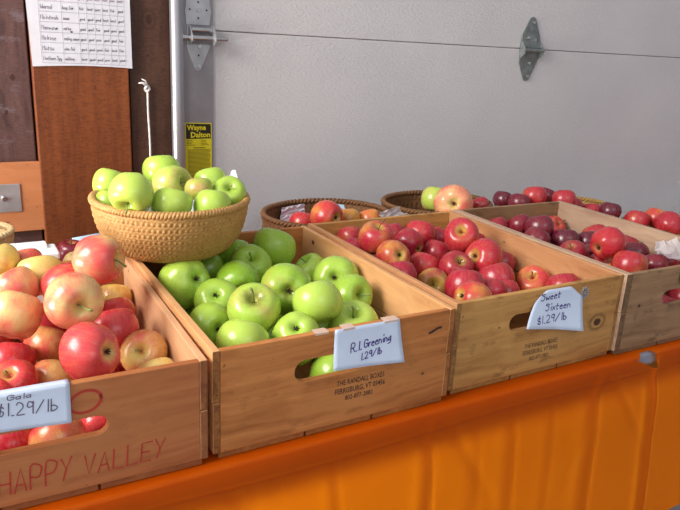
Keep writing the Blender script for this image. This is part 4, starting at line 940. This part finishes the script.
# ------------------------------------------------------------------ wicker baskets
def wicker_mat(name, c1, c2):
    k = NT(name, 0.6, 0.35)
    a = k.noise(k.obj(), 18, 4, 0.6); b_ = k.noise(k.obj(), 220, 2)
    col = k.mix(a, c1, c2); col = k.mix(k.math('MULTIPLY', k.ss(b_, 0.45, 0.7), 0.5), col, tuple(c*0.5 for c in c2[:3])+(1,))
    k.col(col); k.bump(b_, 0.4, 0.0006)
    return k.m
def basket(name, loc, rx, ry, hh, fb, mat, nst, nrow, label, group, amp=0.0018, rimr=0.0065, rim_mat=None):
    """woven bowl; fb = base radius / rim radius; over-under weave is real relief."""
    root = empty(name, loc); tag(root, label, 'basket', group)
    SEG = nst*4; R = nrow*4
    def prof(v): # radius factor, height
        t_ = v*PI/2*0.94; return fb+(1-fb)*(math.sin(t_)/math.sin(PI/2*0.94))**0.95, hh*(1-math.cos(t_))/(1-math.cos(PI/2*0.94))
    bm = bmesh.new()
    def shell(off, relief):
        rows = []
        for j in range(R+1):
            v = j/R; f, z = prof(v)
            rows.append([])
            for i in range(SEG):
                a = 2*PI*i/SEG
                r_ = int(v*nrow-1e-6)
                sn_ = math.sin(a*nst); wv = 0.45*sn_+0.8*sn_*(1 if r_ % 2 else -1)*abs(math.sin(v*nrow*PI))
                cord_ = 0.5*abs(math.sin(v*nrow*PI))
                d = off+(amp*(wv+cord_) if relief else 0)
                rows[-1].append(bm.verts.new((math.cos(a)*(rx*f+d), math.sin(a)*(ry*f+d), z)))
        for p_, q_ in zip(rows, rows[1:]):
            for i in range(SEG): bm.faces.new((p_[i], p_[(i+1) % SEG], q_[(i+1) % SEG], q_[i]))
        return rows
    o_ = shell(0.0, True); i_ = shell(-0.005, True)
    n = SEG
    for i in range(n): bm.faces.new((o_[-1][i], o_[-1][(i+1) % n], i_[-1][(i+1) % n], i_[-1][i]))
    bm.faces.new(o_[0]); bm.faces.new(i_[0])
    for v in i_[0]: v.co.z += 0.004
    mk('woven_bowl', bm, mat, root, smooth=True)
    bm = bmesh.new()           # plaited rim: two strands twisting about each other
    for ph in (0, PI):
        NS = nst*7; tw = nst*0.75
        pts = []
        for i in range(NS):
            a = 2*PI*i/NS; d = 0.55*rimr
            rr_ = d*math.cos(tw*a+ph); zz_ = d*math.sin(tw*a+ph)
            pts.append(Vector((math.cos(a)*(rx-0.0025+rr_), math.sin(a)*(ry-0.0025+rr_), hh+0.001+zz_)))
        rings = []
        for i in range(NS):
            t_ = (pts[(i+1) % NS]-pts[i-1]).normalized(); up = Vector((0, 0, 1)); a_ = t_.cross(up).normalized(); b2 = a_.cross(t_)
            rings.append([bm.verts.new(pts[i]+(a_*math.cos(2*PI*j/7)+b2*math.sin(2*PI*j/7))*rimr*0.62) for j in range(7)])
        for i in range(NS):
            A, B = rings[i], rings[(i+1) % NS]
            for j in range(7): bm.faces.new((A[j], A[(j+1) % 7], B[(j+1) % 7], B[j]))
    mk('plaited_rim', bm, rim_mat or mat, root, smooth=True)
    return root
M_w1 = wicker_mat('tan_wicker', s(208, 164, 104), s(164, 116, 62))
M_w2 = wicker_mat('dark_brown_wicker', s(138, 96, 58), s(92, 58, 34))
M_w3 = wicker_mat('yellow_tan_wicker', s(184, 150, 84), s(150, 112, 54))
M_w4 = wicker_mat('pale_wicker', s(228, 206, 160), s(190, 150, 104))
basket('wicker_basket', (0.080, 0.46, 0.158), 0.143, 0.147, 0.101, 0.56, M_w1, 96, 26, 'tan wicker basket heaped with green apples, standing on the crate rims', None, amp=0.0013)
basket('wicker_basket', (0.555, 0.705, -0.0095), 0.17, 0.145, 0.143, 0.62, M_w2, 60, 16, 'dark brown wicker basket right behind the green apple crate', None)
basket('wicker_basket', (0.90, 0.695, -0.0095), 0.16, 0.135, 0.150, 0.62, M_w2, 60, 16, 'brown wicker basket holding the very large pale pink apple', None)
basket('wicker_basket', (1.395, 0.705, -0.0095), 0.215, 0.165, 0.098, 0.55, M_w3, 60, 12, 'shallow tan basket of dark apples behind the right crate', None)
basket('wicker_basket', (1.66, 0.50, -0.0095), 0.15, 0.12, 0.068, 0.72, M_w3, 50, 10, 'low tan basket with three red apples by the right picture edge', None)
basket('wicker_basket', (-0.300, 0.760, -0.0095), 0.125, 0.09, 0.150, 0.72, M_w4, 44, 12, 'pale wicker basket rim at the left picture edge behind the white box', None)

# ------------------------------------------------------------------ papers, bag, box
def sheet_obj(name, corners, mat, label, cat, n=8, crumple=0.004, seed=1, bend=0.0):
    a, b_, c_, d_ = [Vector(q_) for q_ in corners]; rg = random.Random(seed)
    ctr = (a+b_+c_+d_)/4; nrm = (b_-a).cross(d_-a).normalized()
    bm = bmesh.new(); g = []
    for j in range(n+1):
        row = []
        for i in range(n+1):
            u, v = i/n, j/n
            p_ = (a*(1-u)+b_*u)*(1-v)+(d_*(1-u)+c_*u)*v
            p_ = p_+nrm*(rg.uniform(-1, 1)*crumple+bend*math.sin(u*PI))
            row.append(bm.verts.new(p_-ctr))
        g.append(row)
    for j in range(n):
        for i in range(n): bm.faces.new((g[j][i], g[j][i+1], g[j+1][i+1], g[j+1][i]))
    o = mk(name, bm, mat, None, smooth=crumple < 0.001); o.location = ctr
    o.modifiers.new('thick', 'SOLIDIFY').thickness = 0.0005
    tag(o, label, cat); return o
sheet_obj('paper_napkin', [(0.468, 0.800, 0.090), (0.478, 0.812, 0.130), (0.548, 0.822, 0.134), (0.550, 0.805, 0.092)], plain('shade_tinted_paper', s(196, 186, 196), 0.8), 'crumpled white paper in the left side of the dark brown basket', 'paper', 8, 0.0025, 3, 0.006)  # white paper with its shade put into the colour as a lilac grey
sheet_obj('blue_card', [(0.640, 0.810, 0.080), (0.638, 0.818, 0.128), (0.696, 0.800, 0.122), (0.694, 0.792, 0.078)], M_pale, 'pale blue card standing at the back of the dark brown basket', 'card', 4, 0.0, 3, 0.0)
sheet_obj('plastic_bag', [(0.645, 0.575, 0.137), (0.640, 0.585, 0.160), (0.712, 0.61, 0.163), (0.745, 0.60, 0.138)], M_bag, 'crumpled clear plastic between the two brown baskets', 'plastic bag', 8, 0.005, 4, 0.008)
sheet_obj('blue_card', [(1.000, 0.745, 0.125), (0.995, 0.752, 0.146), (1.030, 0.745, 0.140), (1.030, 0.738, 0.118)], M_pale, 'small pale blue card by the rear middle basket\'s right apple', 'card', 3, 0.0, 3, 0.0)
sheet_obj('blue_card', [(-0.03, 0.945, -0.008), (-0.03, 0.96, 0.054), (0.045, 0.96, 0.062), (0.045, 0.945, -0.008)], M_pale, 'pale blue card leaning against the orange post behind the left crate', 'card', 3, 0.0, 3, 0.0)
sheet_obj('plastic_bag', [(1.095, 0.125, 0.138), (1.120, 0.160, 0.152), (1.180, 0.150, 0.158), (1.176, 0.060, 0.112)], M_bag, 'crumpled clear plastic bag in the front right corner of the weathered crate', 'plastic bag', 5, 0.005, 8, 0.010)

# paper lining of the basket on the crates: white tips between the apples
bm = bmesh.new(); rg = random.Random(3)
NA, NR = 64, 12; prev = None
for j in range(NR+1):
    row = []
    for i in range(NA):
        a = 2*PI*i/NA
        peak = 0.74+0.10*math.sin(a*4+0.5)+0.44*max(0, math.cos(a-0.12))**40+0.20*max(0, math.cos(a+0.60))**30+0.12*max(0, math.cos(a+1.2))**40
        v = j/NR*peak
        f = 0.50+0.36*min(1, v)**0.8
        row.append(bm.verts.new((math.cos(a)*0.150*f*(j/NR if j < 2 else 1)*1.04, math.sin(a)*0.150*f*(j/NR if j < 2 else 1)*1.04, 0.006+0.103*v**1.25+rg.uniform(-0.001, 0.001))))
    if prev:
        for i in range(NA): bm.faces.new((prev[i], prev[(i+1) % NA], row[(i+1) % NA], row[i]))
    prev = row
bmesh.ops.remove_doubles(bm, verts=bm.verts, dist=0.0008)
o = mk('paper_napkin', bm, M_paper, None, smooth=False, loc=(0.080, 0.46, 0.161)); o.modifiers.new('thick', 'SOLIDIFY').thickness = 0.0005
tag(o, 'white paper lining the tan wicker basket under its green apples', 'paper')

wb_ = empty('white_box', (-0.27, 0.64, -0.0095)); tag(wb_, 'flat white paper box with a lid behind the left crate', 'box')
bm = bmesh.new(); bx(bm, -0.16, 0.148, -0.078, -0.02, 0.0, 0.136); bevel(mk('box_body', bm, M_paper, wb_), 0.002)
bm = bmesh.new(); bx(bm, -0.165, 0.160, -0.083, -0.015, 0.1365, 0.152); bevel(mk('box_lid', bm, M_paper, wb_), 0.004, 3)
bm = bmesh.new(); bx(bm, -0.16, 0.142, -0.045, -0.013, 0.1522, 0.158); mk('loose_sheets', bm, M_paper, wb_)

# ------------------------------------------------------------------ apples
PROF = [(0, .56), (.05, .57), (.10, .63), (.17, .74), (.27, .845), (.42, .915), (.58, .90), (.74, .79), (.88, .58), (.97, .30), (1.0, .02), (.975, -.26), (.90, -.52), (.77, -.73), (.61, -.87), (.45, -.925), (.31, -.91), (.20, -.84), (.12, -.76), (.06, -.72), (0, -.71)]
def apple_mesh(seed, hs, lob, taper):
    rg = random.Random(seed)
    pts = catmull([(a, b_, 0) for a, b_ in PROF], 2)
    seg = 36; bm = bmesh.new(); rows = []
    ph = rg.uniform(0, 6); p2 = rg.uniform(0, 6)
    tx, ty = rg.uniform(-.07, .07), rg.uniform(-.07, .07)
    for q_ in pts[1:-1]:
        rho = max(q_.x, 0.001); z = q_.y*hs
        row = []
        for i in range(seg):
            a = 2*PI*i/seg
            rr_ = rho*(1+taper*z)*(1+0.022*math.cos(2*a+p2)*rho+0.012*math.cos(3*a+ph))
            low = max(0, -z-0.2)
            rr_ *= 1+lob*low*math.cos(5*a+ph)*0.5
            zz = z-lob*0.9*low*math.cos(5*a+ph)*rho+0.25*lob*max(0, z-0.5)*math.cos(4*a+p2)
            x_, y_ = rr_*math.cos(a), rr_*math.sin(a)
            row.append(bm.verts.new((x_, y_, zz+tx*x_+ty*y_)))
        rows.append(row)
    for p_, q_ in zip(rows, rows[1:]):
        for i in range(seg): bm.faces.new((p_[i], q_[i], q_[(i+1) % seg], p_[(i+1) % seg]))
    t_ = bm.verts.new((0, 0, PROF[0][1]*hs)); b_ = bm.verts.new((0, 0, PROF[-1][1]*hs))
    for i in range(seg):
        bm.faces.new((t_, rows[0][i], rows[0][(i+1) % seg])); bm.faces.new((b_, rows[-1][(i+1) % seg], rows[-1][i]))
    bmesh.ops.recalc_face_normals(bm, faces=bm.faces)
    me = bpy.data.meshes.new('apple'); bm.to_mesh(me); bm.free()
    for p_ in me.polygons: p_.use_smooth = True
    return me
BASE = [(3, 0.90, 0.05, 0.02), (5, 0.85, 0.07, 0.06), (8, 0.93, 0.06, 0.07), (13, 0.83, 0.04, 0.0), (21, 0.88, 0.08, 0.04)]
MESH = {}
for v_ in 'GPRD':
    for i, b_ in enumerate(BASE):
        me = apple_mesh(*b_); me.materials.append(SKIN[v_]); MESH[v_, i] = me
def stem_mesh(kind):
    bm = bmesh.new()
    top = {0: 1.02, 1: 1.30, 2: 1.12}[kind]; bend_ = {0: 0.10, 1: 0.16, 2: 0.28}[kind]
    P_ = [(bend_*(i/6)**2, 0.03*math.sin(i), 0.52+(top-0.52)*i/6) for i in range(7)]
    tube(bm, P_, [0.040, 0.034, 0.030, 0.030, 0.032, 0.040, 0.052], 8)
    bmesh.ops.recalc_face_normals(bm, faces=bm.faces)
    me = bpy.data.meshes.new('stem'); bm.to_mesh(me); bm.free()
    for p_ in me.polygons: p_.use_smooth = True
    return me
STEM = {}
for kd in (0, 1, 2):
    for nm, mt in (('b', M_stem), ('g', M_gstem)):
        me = stem_mesh(kd); me.materials.append(mt); STEM[kd, nm] = me
bm = bmesh.new()
for i in range(5):
    a = 2*PI*i/5
    tube(bm, [(0.03*math.cos(a), 0.03*math.sin(a), -0.66), (0.075*math.cos(a), 0.075*math.sin(a), -0.74), (0.10*math.cos(a+.3), 0.10*math.sin(a+.3), -0.83)], [0.035, 0.03, 0.006], 5)
bmesh.ops.create_icosphere(bm, subdivisions=1, radius=0.05, matrix=Matrix.Translation((0, 0, -0.69)))
CALYX = bpy.data.meshes.new('calyx'); bm.to_mesh(CALYX); bm.free(); CALYX.materials.append(M_calyx)

LONG = {'q2': 1, 'r1': 2, 'r2': 2, 'g5': 1, 'a1': 1, 'g15': 1, 'g8': 1, 'q4': 1, 'b15': 1}
RUSSET = {'g5': 0.75, 'g6': 0.6, 'g7': 0.45, 'q4': 0.55, 'q6': 0.4, 'q8': 0.3, 'a14': 0.5, 'g17': 0.2, 'a15': 0.4, 'g13': 0.25, 'g15': 0.3, 'r2': 0.0, 'c7': 0.4}
GRP = {1: 'pink and yellow apples in the left crate', 2: 'green apples in the crate', 3: 'crimson apples in the crimson apple crate', 4: 'dark red apples in the right crate',
       'gb': 'green apples in the wicker basket', 'b2': 'apples in the dark brown basket', 'b3': 'apples in the rear middle basket', 'b4': 'apples in the tan basket', 'b5': 'apples in the low tan basket'}
def put_apple(key, x, y, z, R, var, bl, tn, hint, label, group, rg, parts=True):
    vi = rg.randrange(5)
    o = bpy.data.objects.new('apple', MESH[var, vi]); C.objects.link(o)
    loc = Vector((x, y, z))
    ax = Vector(hint[1:]) if hint else Vector((rg.uniform(-.45, .45), rg.uniform(-.45, .45), 0.95))
    ax.normalize()
    o.rotation_mode = 'QUATERNION'
    o.rotation_quaternion = ax.to_track_quat('Z', 'X')@Quaternion((0, 0, 1), rg.uniform(0, 6.28))
    o.location = loc; o.scale = (R, R, R)
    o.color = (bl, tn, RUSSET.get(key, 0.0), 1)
    o['label'] = label; o['category'] = 'apple'; o['group'] = group
    if parts and hint and hint[0] == 's':
        st_ = bpy.data.objects.new('stem', STEM[LONG.get(key, 0), 'g' if var in 'GP' else 'b']); C.objects.link(st_); st_.parent = o
    if parts and hint and hint[0] == 'c':
        st_ = bpy.data.objects.new('calyx', CALYX); C.objects.link(st_); st_.parent = o
    return o
rg = random.Random(21)
for (key, cont, x, y, z, R, var, bl, tn, hint, label) in APPLES:
    put_apple(key, x, y, z, R, var, bl, tn, hint, label, GRP[cont], rg)
BV = {1: 'P', 2: 'G', 3: 'R', 4: 'D'}; BL_ = {1: 'pink apple buried in the lower layer of the left crate', 2: 'green apple buried in the lower layer of the green apple crate', 3: 'crimson apple buried in the lower layer of the crimson apple crate', 4: 'dark red apple buried in the lower layer of the right crate'}
for cont, (x, y, z, R) in BURIED:
    if cont == 3 and y < 0.12: continue
    put_apple('', x, y, z, R, BV[cont], 0.0 if cont == 2 else 0.9, rg.uniform(0.1, 0.5), None, BL_[cont], 'buried ' + GRP[cont], rg, False)
for (x, y, z, R, var, bl, tn, hint, label) in (
        (-0.038, 0.925, 0.026, 0.036, 'D', 1.0, 0.15, ('s', 0.05, -0.10, 0.99), 'purple-red apple with an upright stem behind the left crate near the orange post'),
        (-0.040, 0.840, 0.022, 0.032, 'P', 0.1, 0.9, None, 'pale apple beside the white box behind the left crate'),
        (0.350, 0.700, 0.020, 0.030, 'G', 0.0, 0.6, None, 'green apple just visible behind the back wall of the green apple crate')):
    put_apple('', x, y, z, R, var, bl, tn, hint, label, 'loose apples on the cloth behind the crates', rg)
